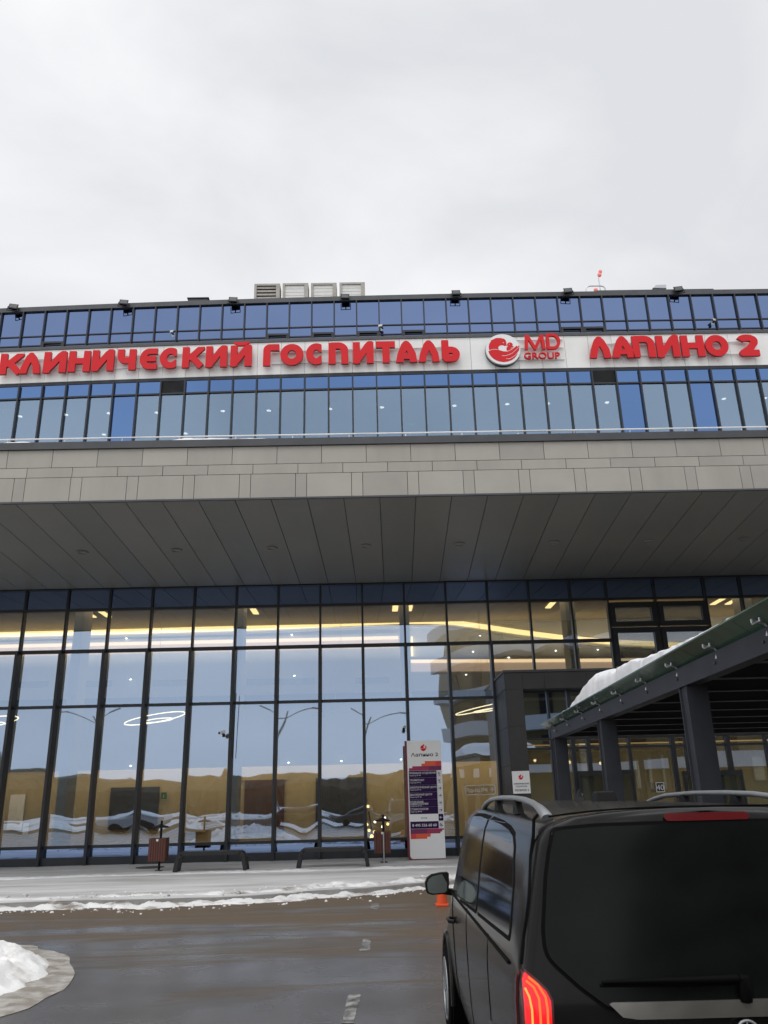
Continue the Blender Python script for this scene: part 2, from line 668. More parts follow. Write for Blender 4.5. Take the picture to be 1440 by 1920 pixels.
def text(body, x, z, height, material, parent, y, width=None, align='CENTER', name='lettering', bold=0.0, th=0.004, vert=None):
    """flat lettering in the XZ plane, facing -Y, its face at y"""
    c = bpy.data.curves.new(name, 'FONT')
    c.body = body
    c.size = 1.0
    c.align_x = 'LEFT'
    c.offset = bold
    c.resolution_u = 3
    o = bpy.data.objects.new('tmp', c)
    COL.objects.link(o)
    dg = bpy.context.evaluated_depsgraph_get()
    me = o.evaluated_get(dg).to_mesh()
    P = np.array([v.co[:] for v in me.vertices])
    F = [tuple(p.vertices) for p in me.polygons]
    o.evaluated_get(dg).to_mesh_clear()
    bpy.data.objects.remove(o)
    lo, hi = P.min(0), P.max(0)
    s = height / 0.73
    sx = s if width is None else width / (hi[0] - lo[0])
    ox = {'CENTER': (lo[0] + hi[0]) / 2, 'LEFT': lo[0], 'RIGHT': hi[0]}[align]
    mb = MB()
    n = len(P)
    vs = [(x + (p[0] - ox) * sx, y, z + (p[1] - 0.364) * s) for p in P]
    vb = [(a, y + th, b) for a, _, b in vs]
    cnt = {}
    for f in F:
        for a, b in zip(f, f[1:] + f[:1]):
            cnt[(a, b)] = 1
    fs = list(F) + [(a, a + n, b + n, b) for (a, b) in cnt if (b, a) not in cnt]
    mb.add(vs + vb, fs)
    return mb.build(name, material, parent)


def fbm(x, y, z=0.0, o=4):
    return noise.fractal(Vector((x, y, z)), 1.0, 2.0, o)


# ================================================================== ground
def tile_sheet(x0, x1, y0, y1, z, nx, ny, fn=None):
    return MB().grid(lambda u, v: (x0 + (x1 - x0) * u, y0 + (y1 - y0) * v, z + (fn(x0 + (x1 - x0) * u, y0 + (y1 - y0) * v) if fn else 0)), nx, ny)


# far snowy ground as one sheet to the horizon, road sheet above it, raised pavement in front of the hall
tile_sheet(-700, 700, -700, 700, -0.012, 4, 4).build('snowy_ground', MT['snow'], kind='structure')
tile_sheet(-60, 60, -9, 21.5, 0.0, 40, 20).build('road', MT['road'], kind='structure')

tile_sheet(-60, 60, -50, -9.0, 0.0, 20, 10).build('parking_lot', mat('gritted lot', (0.085, 0.072, 0.055), 0.95, spec=0.02, col2=(0.30, 0.29, 0.28), vscale=0.35, ramp=(0.34, 0.46)), kind='structure')

KERB = [(-60, 18.6), (-30, 18.35), (-14, 18.2), (-7.6, 18.1), (-3.3, 18.15), (-0.55, 19.1), (1.6, 20.2), (3.4, 20.9), (5.0, 21.2), (60, 21.3)]


def kerb_y(x):
    for (xa, ya), (xb, yb) in zip(KERB[:-1], KERB[1:]):
        if xa <= x <= xb:
            t = (x - xa) / (xb - xa)
            t = t * t * (3 - 2 * t) if xb < 10 and xa > -20 else t
            return ya + (yb - ya) * t
    return KERB[-1][1]


pv = MB()
xs = list(np.linspace(-60, -14, 10)) + list(np.linspace(-13.5, 14, 90)) + list(np.linspace(15, 60, 10))
ROWS = 14
vs, fs = [], []
for i, x in enumerate(xs):
    y0 = kerb_y(x) + 0.16
    for j in range(ROWS + 1):
        y = y0 + (29.2 - y0) * j / ROWS
        vs.append((x, y, 0.10 + 0.012 * fbm(x * 0.5, y * 1.4)))
for i in range(len(xs) - 1):
    for j in range(ROWS):
        a = i * (ROWS + 1) + j
        fs.append((a, a + ROWS + 1, a + ROWS + 2, a + 1))
pv.add(vs, fs).build('pavement', MT['pavement'], kind='structure', smooth=True)
kb = MB()
for xa, xb in zip(xs[:-1], xs[1:]):
    ya, yb = kerb_y(xa), kerb_y(xb)
    kb.hexa([(xa, ya, -0.1), (xb, yb, -0.1), (xb, yb + 0.17, -0.1), (xa, ya + 0.17, -0.1),
             (xa, ya, 0.095), (xb, yb, 0.095), (xb, yb + 0.17, 0.098), (xa, ya + 0.17, 0.098)])
kb.build('kerb', MT['kerb'], kind='structure')


# ploughed snow along the kerb, an uneven ridge with dark kerb showing through
def ridge(xa, xb, off, width, hgt, n, seed, gap=0.0):
    m, K = MB(), 12
    vs, fs = [], []
    for i in range(n + 1):
        x = xa + (xb - xa) * i / n
        s = fbm(x * 0.55, seed, 0.3)
        amp = max(0.0, 0.62 + 0.9 * s - gap)
        end = min(1, i / 6, (n - i) / 6)
        w = width * (0.75 + 0.5 * fbm(x * 0.8, seed + 4.0)) * (0.4 + 0.6 * end)
        yc = kerb_y(x) + off + 0.22 * fbm(x * 0.35, seed + 9)
        for j in range(K + 1):
            t = j / K * 2 - 1
            prof = max(0.0, 1 - t * t)
            y = yc + t * w + 0.05 * fbm(x * 4, t * 2, seed)
            lump = 0.55 + 0.75 * fbm(x * 2.2, y * 2.5, seed) + 0.35 * fbm(x * 7, y * 7, seed)
            vs.append((x, y, -0.02 + (0.02 + hgt * amp * end * max(0.12, lump)) * prof ** 0.7))
    for i in range(n):
        for j in range(K):
            a = i * (K + 1) + j
            fs.append((a, a + K + 1, a + K + 2, a + 1))
    return m.add(vs, fs)


rd = ridge(-16, 2.9, 0.02, 0.66, 0.10, 420, 2.1, gap=-0.35)
tag(rd.build('snow_ridge', MT['dirty_snow'], smooth=True), 'low ridge of ploughed white snow lying along the kerb edge', 'snow ridge')
pr = ridge(-16, 2.4, 0.78, 0.26, 0.10, 380, 7.7, gap=0.1)
for k, p in enumerate(pr.v):
    pr.v[k] = (p[0], p[1], p[2] + 0.10)
tag(pr.build('snow_ridge', MT['dirty_snow'], smooth=True), 'thin broken snow streak on the pavement just behind the kerb ridge', 'snow ridge')
st = ridge(-16, 2.2, 5.1, 0.30, 0.05, 300, 12.0)
for k, p in enumerate(st.v):
    st.v[k] = (p[0], 24.25 + (p[1] - kerb_y(p[0]) - 5.1) + 0.035 * p[0] * 0.6, p[2] + 0.115)
tag(st.build('snow_ridge', MT['snow'], smooth=True), 'faint white snow line on the pavement in front of the two benches', 'snow ridge')


# snow heap beside the road at the near left
def heap(u, v):
    a = u * 2 * math.pi
    rr = v
    edge = 1 + 0.06 * fbm(math.cos(a) * 1.5, math.sin(a) * 1.5, 3) + 0.03 * fbm(math.cos(a) * 6, math.sin(a) * 6, 5)
    x = -6.95 + 3.0 * edge * rr * math.cos(a)
    y = 10.2 + 3.5 * edge * rr * math.sin(a)
    core = max(0.0, 1 - (rr / 1.0) ** 2)
    z = -0.01 + 0.05 * max(0, 1 - rr ** 4) + 0.62 * core ** 0.75 * (0.85 + 0.35 * fbm(x * 1.2, y * 1.2, 5)) + (0.16 * fbm(x * 2.6, y * 2.6, 1) * core ** 0.5 + 0.075 * fbm(x * 6.5, y * 6.5, 2) * core ** 0.4 + 0.03 * fbm(x * 16, y * 16, 9) * core ** 0.3)
    return (x, y, z)


hm = mat('heap snow', (0.88, 0.88, 0.88), 0.7, col2=(0.50, 0.46, 0.41), vscale=2.2, bump=0.7, bscale=11, spec=0.3, ramp=(0.30, 0.5))
tag(MB().grid(heap, 240, 90).build('snow_heap', hm, smooth=True), 'rounded heap of cleared white snow beside the wet road', 'snow heap')
# slushy skirt round the heap
slush = mat('grey slush', (0.48, 0.46, 0.43), 0.5, col2=(0.27, 0.24, 0.205), vscale=4.5, bump=0.6, bscale=20, ramp=(0.4, 0.62))


def skirt(u, v):
    a = u * 2 * math.pi
    edge = 1 + 0.12 * fbm(math.cos(a) * 2.2, math.sin(a) * 2.2, 8)
    x = -6.95 + (2.4 + .90 * v) * edge * math.cos(a)
    y = 10.2 + (2.7 + 1.0 * v) * edge * math.sin(a)
    return (x, y, 0.035 * (1 - v ** 2) + 0.006 + 0.012 * fbm(x * 5, y * 5))


MB().grid(skirt, 110, 8).build('slush_margin', slush, kind='structure', smooth=True)

m = MB()
rk = random.Random(8)
for k in range(130):
    u, v = rk.random(), rk.uniform(.1, .85)
    x, y, z = heap(u, v)
    m.ball((x, y, z), rk.uniform(.006, .017), 6, 4, sz=.7)
tag(m.build('grit', MT['trunk']), 'dark specks of grit scattered on the white snow heap', 'grit', kind='stuff')
m = MB()
for k in range(420):
    x = rk.uniform(-14, 2.6)
    off = -abs(rk.gauss(0, .45)) - .25 if rk.random() < .6 else rk.uniform(.4, 1.6)
    y = kerb_y(x) + off
    r_ = rk.uniform(.010, .034) * (1.6 if rk.random() < .1 else 1)
    m.ball((x, y, (.105 if off > 0 else 0) + r_ * .3), r_, 6, 4, sz=.7)
tag(m.build('snow_crumbs', MT['dirty_snow']), 'loose crumbs of dirty snow spilled along both sides of the kerb', 'snow crumbs', kind='stuff')

# worn lane dashes
for (ya, yb, w) in ((16.55, 17.4, 0.15), (12.3, 13.25, 0.13), (8.6, 9.75, 0.12), (5.2, 6.2, 0.13)):
    c = lambda y: -0.05 - 0.0285 * (17.3 - y)
    m = MB()
    m.grid(lambda u, v: (c(ya + (yb - ya) * v) + (u - 0.5) * w * (1 + 0.25 * fbm(v * 3, ya)), ya + (yb - ya) * v + 0.05 * fbm(u * 3, yb), 0.004), 4, 8)
    m.build('road_marking', MT['mark'], kind='structure')


# ================================================================== upper hospital block
def Yt(x):
    return 46.75 + 0.0007 * min(0.0, x - 13) ** 2


def Yb(x):
    return Yt(x) - 1.65


yt, yb_ = Yt(10), Yb(10)
zt = {k: A(960, v, yt).z for k, v in dict(roof=551, gtop=559, t1=605, t2=622.5, bot=640).items()}
zb = {k: A(960, v, yb_).z for k, v in dict(sill=626.5, band1=632, band0=692, gtop=698, tr=722).items()}
zb['bot'] = A(960, 812, yb_).z - 2.2
XT0, XB0 = A(710, 560, 46.75).x, A(705.7, 700, 45.15).x
KS = range(-19, 20)
HB = thing('hospital_building', 'tall hospital block with blue ribbon windows and white sign band above the canopy', 'building', (0, 46, 0))


def bay(m, xa, xb, yf, d0, d1, z0, z1, inset=0.0):
    xa, xb = xa + inset, xb - inset
    ya, yb = yf(xa), yf(xb)
    return m.hexa([(xa, ya + d0, z0), (xb, yb + d0, z0), (xb, yb + d1, z0), (xa, ya + d1, z0),
                   (xa, ya + d0, z1), (xb, yb + d0, z1), (xb, yb + d1, z1), (xa, ya + d1, z1)])


def strip(yf, d0, d1, z0, z1, xa=-28.0, xb=31.0, n=24):
    m = MB()
    q = np.linspace(xa, xb, n + 1)
    for a, b in zip(q[:-1], q[1:]):
        bay(m, a, b, yf, d0, d1, z0, z1)
    return m


strip(Yt, -0.16, 8.0, zt['gtop'], zt['roof']).build('roof_parapet', MT['coping'], HB)
strip(Yt, 0.25, 0.5, zt['bot'] - 2, zt['gtop']).build('inner_wall', MT['black'], HB)
for k in KS:
    xa, xb = XT0 + 1.5 * k, XT0 + 1.5 * (k + 1)
    for nm, z0, z1 in (('window_pane', zt['t1'], zt['gtop']), ('short_pane', zt['t2'], zt['t1']), ('low_pane', zt['bot'], zt['t2'])):
        bay(MB(), xa, xb, Yt, 0.0, 0.03, z0, z1).build(nm, MT['blue_glass'], HB)
    m = MB()
    y = Yt(xa)
    m.box(xa - 0.04, xa + 0.04, y - 0.16, y + 0.06, zt['bot'], zt['gtop'])
    m.build('mullion', MT['frame2'], HB)
for z, h in ((zt['t1'], 0.075), (zt['t2'], 0.075)):
    strip(Yt, -0.06, 0.05, z - h / 2, z + h / 2).build('transom', MT['frame2'], HB)
for k in (-15, -5, -3, -1, 1, 8, 9):
    xa, xb = XT0 + 1.5 * k, XT0 + 1.5 * (k + 1)
    m = MB()
    zz0, zz1 = zb['sill'] + 0.05, zt['t2'] + 0.22
    y = Yt(xa) - 0.12
    for (a, b, c, d) in ((xa + .05, xb - .05, zz1 - .14, zz1), (xa + .05, xa + .17, zz0 - .6, zz1 - .143), (xb - .17, xb - .05, zz0 - .6, zz1 - .143)):
        m.box(a, b, y - 0.05, y + 0.05, c, d)
    m.build('opening_sash', MT['frame2'], HB)
# white fascia band with panel joints
strip(Yb, -0.10, 1.8, zb['band1'], zb['sill']).build('band_coping', MT['coping'], HB)
strip(Yb, 0.03, 1.6, zb['band0'], zb['band1'] - 0.004).build('band_backing', MT['joint'], HB)
m = MB()
for k in range(-19, 20):
    xa, xb = XB0 + 1.5 * k, XB0 + 1.5 * (k + 1)
    bay(m, xa, xb, Yb, -0.03, 0.027, zb['band0'], zb['band1'] - 0.004, 0.010)
tones(m.build('sign_band', [MT['white_panel'], mat('white panel b', (0.80, 0.81, 0.79), 0.5, var=0.08, vscale=1.2, stretch=(1, 1, .2)), mat('white panel c', (0.85, 0.855, 0.84), 0.47, var=0.06, vscale=1.0, stretch=(1, 1, .2))], HB))
strip(Yb, -0.02, 0.6, zb['gtop'], zb['band0'] - 0.003).build('shadow_gap', MT['frame2'], HB)
BLUE, VENT = (-11, 10, 13), (-9, 9)
for k in KS:
    xa, xb = XB0 + 1.5 * k, XB0 + 1.5 * (k + 1)
    if k in VENT:
        m = MB()
        nsl = 12
        for i in range(nsl):
            z = zb['tr'] + (zb['gtop'] - zb['tr']) * (i + 0.5) / nsl
            m.hexa([(xa + .06, Yb(xa) - .03, z - .05), (xb - .06, Yb(xb) - .03, z - .05), (xb - .06, Yb(xb) + .05, z + .01), (xa + .06, Yb(xa) + .05, z + .01),
                    (xa + .06, Yb(xa) - .03, z - .03), (xb - .06, Yb(xb) - .03, z - .03), (xb - .06, Yb(xb) + .05, z + .03), (xa + .06, Yb(xa) + .05, z + .03)])
        bay(m, xa, xb, Yb, 0.06, 0.09, zb['tr'], zb['gtop'], 0.04)
        m.build('vent_grille', MT['grille'], HB)
    else:
        bay(MB(), xa, xb, Yb, 0.02, 0.05, zb['tr'], zb['gtop']).build('spandrel_pane', MT['spandrel'], HB)
    bay(MB(), xa, xb, Yb, 0.02, 0.05, zb['bot'], zb['tr']).build('tall_pane', MT['spandrel' if k in BLUE else 'vision'], HB)
    m = MB()
    y = Yb(xa)
    m.box(xa - 0.045, xa + 0.045, y - 0.15, y + 0.07, zb['bot'], zb['gtop'])
    m.build('window_mullion', MT['frame2'], HB)
strip(Yb, -0.07, 0.07, zb['tr'] - 0.05, zb['tr'] + 0.05).build('transom', MT['frame2'], HB)
# offices behind the pale panes
zc = zb['tr'] - 0.03
m = strip(Yb, 0.12, 16.0, zc, zc + 0.2)
m.build('office_ceiling', MT['office'], HB)
strip(Yb, 15.8, 16.0, zb['bot'], zc - 0.003).build('office_wall', MT['office'], HB)
strip(Yb, 0.06, 15.7, zb['bot'] - 0.3, zb['bot'] - 0.003).build('office_floor', MT['concrete'], HB)
rb = random.Random(5)
for k in KS:
    if k in BLUE:
        continue
    xa, xb = XB0 + 1.5 * k, XB0 + 1.5 * (k + 1)
    if rb.random() < .30:
        drop = rb.uniform(.12, .9)
        bay(MB(), xa, xb, Yb, .22, .235, zc - drop, zc - .004, .05).build('blind', MT['office'], HB)
    if rb.random() < .25:
        z0 = zb['bot']
        bay(MB(), xa, xb, Yb, 1.6 + rb.random() * 3, 5.2, z0, z0 + rb.uniform(2.5, 3.6), rb.uniform(.1, .5)).build('cabinet', mat('office cabinet', (.30 + .3 * rb.random(), .33 + .2 * rb.random(), .36), .6, var=.1), HB)
strip(Yb, 0.12, 0.4, zc + 0.2, zb['gtop']).build('inner_wall', MT['black'], HB)
m = MB()
m.box(-28, 31, 50, 66, zb['gtop'], zt['gtop'] - 0.1)
m.box(-28, 31, 62.5, 66, 0, zb['gtop'] - 0.01)
m.build('rear_block', MT['joint'], HB)

first = None
for (px, py) in ((38, 780), (124, 777), (204, 774), (294, 773), (418, 770), (504, 769), (619, 766), (716, 763), (852, 760), (951, 757), (1027, 756), (1138, 754), (1357, 747), (1434, 746), (348, 812), (195, 814)):
    p = AZ(px, py, zc)
    if first is None:
        first = thing('downlight', 'small round glowing ceiling light behind the pale upper panes', 'ceiling light', p, 'round lights in the upper offices')
        MB().disc(p, 0.13, (0, 0, -1), 0.04).build('bulb', MT['down_light'], first)
        MB().tube([p + Vector((0.17 * math.cos(a), 0.17 * math.sin(a), -0.015)) for a in np.linspace(0, 2 * math.pi, 20, endpoint=False)], 0.02, 6, closed=True).build('rim', MT['white_plastic'], first)
    else:
        again(first, p)
p = A(772, 795, 50)
e = thing('exit_sign', 'small green exit sign glowing deep inside the upper offices', 'exit sign', p)
MB().box(p.x - .22, p.x + .22, p.y, p.y + .05, p.z - .06, p.z + .06).build('sign_box', MT['green_light'], e)
MB().box(p.x - .01, p.x + .01, p.y + .02, p.y + .03, p.z + .063, zc).build('hanger', MT['steel'], e)

# ------------------------------------------------------------------ roof equipment
zr = zt['roof']


def louver(pxa, pxb, pyt, material, label):
    Y = 48.6
    a, b = A(pxa, pyt, Y), A(pxb, pyt, Y)
    z1, z0 = a.z, zr + 0.02
    x0, x1 = a.x, b.x
    t = thing('louvre_unit', label, 'louvre unit', ((x0 + x1) / 2, Y, z0), 'ventilation units on the roof edge')
    f = MB()
    w = 0.17
    f.box(x0, x0 + w, Y, Y + .9, z0, z1).box(x1 - w * 1.6, x1, Y, Y + .9, z0, z1)
    f.box(x0 + w, x1 - w * 1.6, Y, Y + .9, z1 - .16, z1).box(x0 + w, x1 - w * 1.6, Y, Y + .9, z0, z0 + .3)
    f.build('frame', MT['louvre'], t, bevel=0.01)
    s = MB()
    n = 7
    for i in range(n):
        z = z0 + .3 + (z1 - z0 - .46) * (i + .5) / n
        hh = (z1 - z0 - .46) / n * (.46 if material == 'louvre_pale' else .27)
        s.hexa([(x0 + w, Y + .08, z - hh), (x1 - 1.6 * w, Y + .08, z - hh), (x1 - 1.6 * w, Y + .2, z - hh * .6), (x0 + w, Y + .2, z - hh * .6),
                (x0 + w, Y + .08, z + hh), (x1 - 1.6 * w, Y + .08, z + hh), (x1 - 1.6 * w, Y + .2, z + hh * 1.2), (x0 + w, Y + .2, z + hh * 1.2)])
    s.build('blade', MT[material], t)
    MB().box(x0 + w, x1 - 1.6 * w, Y + .5, Y + .55, z0 + .303, z1 - .163).build('backing', MT['louvre' if material == 'louvre_pale' else 'grille'], t)


louver(477, 525, 532, 'louvre', 'grey roof louvre unit with dark gaps between its blades, left end of the row')
louver(530, 578, 531, 'louvre_pale', 'pale closed roof louvre unit next to the dark-bladed one')
louver(583, 631, 530.5, 'louvre_pale', 'pale closed roof louvre unit between two other pale ones')
louver(636.5, 684, 529.5, 'louvre_pale', 'pale roof louvre unit at the right end, partly hidden by a floodlight')

FL = [(25, 578, 'left edge of the photo', 0.5), (232, 570, 'second from the left edge', 0.35), (437, 565, 'just left of the louvre units', 0.2), (647, 559, 'in front of the rightmost louvre unit', 0.05),
      (855, 552, 'above the round emblem', -0.05), (1065, 548, 'beside the red beacon pole', -0.2), (1272, 545, 'near the right end of the raised parapet', -0.35)]
LB = ['at the far left of the roof edge', 'second from the far left of the roof edge', 'on the roof edge left of the louvre units', 'in front of the rightmost louvre unit',
      'on the roof edge above the word end left of the emblem', 'on the roof edge left of the beacon pole', 'on the roof edge in front of the raised grey parapet']
for (px, py, _, rot), lb in zip(FL, LB):
    py -= 4
    p = A(px, py, Yt(0) - 0.45)
    p.y = Yt(p.x) - 0.45
    p = A(px, py, p.y)
    t = thing('floodlight', 'square black floodlight ' + lb, 'floodlight', (p.x, p.y + .5, zr), 'floodlights along the roof edge')
    c, s = math.cos(0.5), math.sin(0.5)
    fx = Vector((math.cos(rot * .5), math.sin(rot * .5), 0))
    fz = Vector((0, 0.35, 0.94)).normalized()
    fy = fx.cross(fz) * -1
    q = lambda a, b, d: p + fx * (a * 1.2) + fz * (b * 1.2) + fy * d
    MB().hexa([q(-.24, -.2, 0), q(.24, -.2, 0), q(.2, -.16, .16), q(-.2, -.16, .16), q(-.24, .2, 0), q(.24, .2, 0), q(.2, .16, .16), q(-.2, .16, .16)]).build('housing', MT['black'], t)
    MB().hexa([q(-.19, -.15, -.02), q(.19, -.15, -.02), q(.19, -.15, -.003), q(-.19, -.15, -.003), q(-.19, .15, -.02), q(.19, .15, -.02), q(.19, .15, -.003), q(-.19, .15, -.003)]).build('lens', MT['lamp_face'], t)
    m = MB()
    m.beam(q(-.27, 0, .06), q(-.27, -.34, .06), .04, .03).beam(q(.27, 0, .06), q(.27, -.34, .06), .04, .03).beam(q(-.29, -.34, .06), q(.29, -.34, .06), .04, .03)
    m.beam(q(0, -.34, .06), (p.x, p.y + .40, zr - .06), .07, .07)
    m.build('bracket', MT['black'], t)


def camera_unit(px, py, yw, label, side, size=1.0, dark=False, drop=True):
    p = A(px, py, yw - 0.30)
    t = thing('security_camera', label, 'security camera', (p.x, yw, p.z))
    L = 0.30 * size
    d = Vector((side * 0.8, -0.5, -0.25)).normalized()
    m = MB()
    m.beam(p - d * L * .55, p + d * L * .55, .15 * size, .15 * size)
    m.build('casing', MT['white_plastic'], t, bevel=0.02)
    MB().cyl(p + d * L * .552, p + d * (L * .552 + .03), .06 * size, 14).build('lens', MT['black'], t)
    m = MB()
    m.tube([p - Vector((0, 0, .05)), p + Vector((0, .15, -.14 * size)), (p.x, yw, p.z - .12 * size)], .03 * size, 8)
    m.box(p.x - .07 * size, p.x + .07 * size, yw - .06, yw, p.z - .22 * size, p.z - .04 * size)
    m.build('wall_arm', MT['black' if dark else 'white_plastic'], t)
    if drop:
        MB().beam(p + Vector((-.02 * side, -.05, -.12)), p + Vector((.15 * side, -.15, -.28)), .13, .09).build('lamp_head', MT['black'], t)


camera_unit(323, 622, 46.8, 'white camera with black lamp on the top floor glass above the long left word', 0.8)
camera_unit(714, 611, 46.8, 'white camera with black lamp on the top floor glass above the second word', 0.8)
camera_unit(1338, 600, 46.8, 'white camera with black lamp on the top floor glass above the right hand sign', -0.8)

# beacon pole, access hoop, roof boxes
p = A(1124, 545, 48.5)
t = thing('beacon_pole', 'thin roof pole topped by two small red beacon lamps', 'beacon', (p.x, 48.5, zr))
top = A(1122, 521, 48.5)
MB().tube([(p.x + .1, 48.5, zr - .05), (top.x, 48.5, top.z)], .035, 8).build('pole', MT['steel'], t)
for (a, b, r) in ((1125.5, 509.5, .13), (1124, 515.5, .15)):
    q = A(a, b, 48.45)
    MB().ball(q, r, sz=1.15).build('beacon_lamp', MT['beacon'], t)
q = A(1117, 544, 48.3)
t = thing('beacon_lamp', 'single small red lamp low on the roof edge inside the metal hoop', 'beacon', (q.x, q.y, zr))
MB().ball(q, .15).build('lamp_globe', MT['beacon'], t)
MB().cyl((q.x, q.y, zr - .02), (q.x, q.y, q.z - .1), .04, 8).build('stem', MT['steel'], t)
a, b, c = A(1099, 546, 48.2), A(1100, 536.5, 48.2), A(1134, 537.5, 48.2)
MB_ = MB().tube([(a.x, 48.2, zr - .05), (a.x, 48.2, b.z - .2), (a.x + .1, 48.2, b.z - .06), (a.x + .3, 48.2, b.z), (c.x - .3, 48.2, b.z), (c.x - .1, 48.2, b.z - .06), (c.x, 48.2, b.z - .2), (c.x, 48.2, zr - .05)], .045, 8)
tag(MB_.build('ladder_hoop', MT['steel'], smooth=True), 'bent grey steel hoop of a roof ladder beside the beacon pole', 'ladder rail')
a, b = A(1120, 543, 47.6), A(1338, 541, 47.6)
m = MB().box(a.x, b.x, 47.6, 48.0, zr + .003, b.z)
tag(m.build('raised_parapet', MT['coping'], bevel=.02), 'long low grey raised parapet on the right part of the roof', 'parapet')
a, b = A(1222, 545, 48.4), A(1249, 533, 48.4)
t = thing('roof_unit', 'small pale metal unit on slanted legs standing on the raised parapet', 'roof unit', ((a.x + b.x) / 2, 48.4, zr))
MB().hexa([(a.x + .1, 48.4, b.z - .28), (b.x, 48.4, b.z - .33), (b.x, 49, b.z - .33), (a.x + .1, 49, b.z - .28), (a.x + .25, 48.4, b.z - .03), (b.x, 48.4, b.z), (b.x, 49, b.z), (a.x + .25, 49, b.z - .03)]).build('hood', MT['steel'], t, bevel=.03)
for s in (.08, .5, .85):
    x = a.x + (b.x - a.x) * s
    MB().beam((x - .1, 48.6, zr), (x + .05, 48.6, b.z - .3), .06, .06).build('leg', MT['steel'], t)
a, b = A(352, 566, 48.2), A(392, 558, 48.2)
t = thing('roof_hatch', 'low dark roof hatch box left of the louvre units', 'roof hatch', ((a.x + b.x) / 2, 48.2, zr))
MB().box(a.x, b.x - .1, 48.2, 49.6, zr + .003, b.z - .08).build('curb', MT['coping'], t)
MB().box(a.x - .05, b.x, 48.12, 49.7, b.z - .077, b.z).build('lid', MT['grille'], t, bevel=.02)


# ------------------------------------------------------------------ sign letters
def glyph(ch, w):
    r = 0.149
    lw = r
    S = stroke
    if ch == 'К':
        return [S([(lw, 0), (lw, 1)], r, 'h', 'h'),
                S([(lw, .46), (w * .45, .54), (w * .72, .80), (w - .06, 1.0)], r * .95, False, 'h'),
                S([(w * .40, .55), (w * .62, .36), (w * .80, .15), (w - .08, .06)], r * .95, False, True)]
    if ch == 'Л':
        return [S([(lw, 0), (w * .24, .35), (w * .42, .78), (w * .5, .865)], r, 'h', False), S([(w * .5, .865), (w * .60, .75), (w * .78, .38), (w - lw, 0)], r, False, 'h')]
    if ch == 'А':
        return glyph('Л', w) + [S([(w * .28, .27), (w * .74, .27)], r * .78, False, False)]
    if ch == 'И':
        return [S([(lw, 0), (lw, 1)], r, 'h', 'h'), S([(w - lw, 0), (w - lw, 1)], r, 'h', 'h'), S([(lw, .10), (w * .42, .42), (w * .70, .82), (w - lw, .93)], r * .9, False, False)]
    if ch == 'Й':
        return glyph('И', w)
    if ch == 'Н':
        return [S([(lw, 0), (lw, 1)], r, 'h', 'h'), S([(w - lw, 0), (w - lw, 1)], r, 'h', 'h'), S([(lw, .52), (w - lw, .52)], r * .9, False, False)]
    if ch == 'Ч':
        return [S([(w - lw, 0), (w - lw, 1)], r, 'h', 'h'), S([(lw, 1), (lw, .78)] + arc(lw + .22, .68, .22, .22, 180, 270, 8) + [(w - lw, .46)], r, 'h', False)]
    if ch == 'Е':
        return [S([(w, 1 - r * .9), (.42, 1 - r * .9)] + arc(.42, .5, .42 - lw, .5 - r * .9, 90, 270, 20) + [(w, r * .9)], r * .9, 'v', 'v'), S([(lw, .5), (w * .92, .5)], r * .85, False, 'v')]
    if ch == 'С':
        return [S(arc(w * .54, .5, w * .54 - lw, .5 - r, 40, 320, 34), r, 'v', 'v')]
    if ch == 'Г':
        return [S([(lw, 0), (lw, .74)] + arc(lw + .13, .865 - .13, .13, .13, 180, 90, 6) + [(w, .865)], r, 'h', 'v')]
    if ch == 'О':
        return [S(arc(w / 2, .5, w / 2 - lw, .5 - r, 0, 360, 48), r, False, False)]
    if ch == 'П':
        return [S([(lw, 0), (lw, .865), (w - lw - .26, .865)] + arc(w - lw - .26, .605, .26, .26, 90, 0, 8) + [(w - lw, 0)], r, 'h', 'h'),
                S([(lw, .7), (lw, 1)], r, 'h', 'h')]
    if ch == 'Т':
        return [S([(0, .865), (w, .865)], r, 'v', 'v'), S([(w * .52, 0), (w * .52, .86)], r, 'h', False)]
    if ch == 'Ь':
        return [S([(lw, .2), (lw, 1)], r, False, 'h'), S([(lw, .54), (w * .55, .54)] + arc(w - lw - .20, .335, .20, .20, 90, -90, 12) + [(lw + .05, .135), (lw, .2)], r, False, False)]
    if ch == '2':
        return [S(arc(w * .46, .70, w * .36, .30 - r, 165, 0, 16) + [(w * .80, .60), (w * .55, .34), (lw * .9, .13)], r, True, False), S([(lw * .8, .13), (w, .13)], r * .96, 'v', 'v')]
    raise KeyError(ch)


def letter(ch, x, z0, z1, wpx, parent, y):
    h = z1 - z0
    w = wpx / h
    fn = union(*glyph(ch, w))
    X0 = x - wpx / 2
    fr = lambda u, v: (X0 + u * h, y - .16, z0 + v * h)
    bk = lambda u, v: (X0 + u * h, y, z0 + v * h)
    o = ms_mesh(fn, (-.04, w + .04, -.02, 1.04), 0.022, fr, bk).build('letter', [MT['red'], MT['red_side']], parent)
    for p in o.data.polygons:
        if abs(p.normal.y) < .5:
            p.material_index = 1
    return o


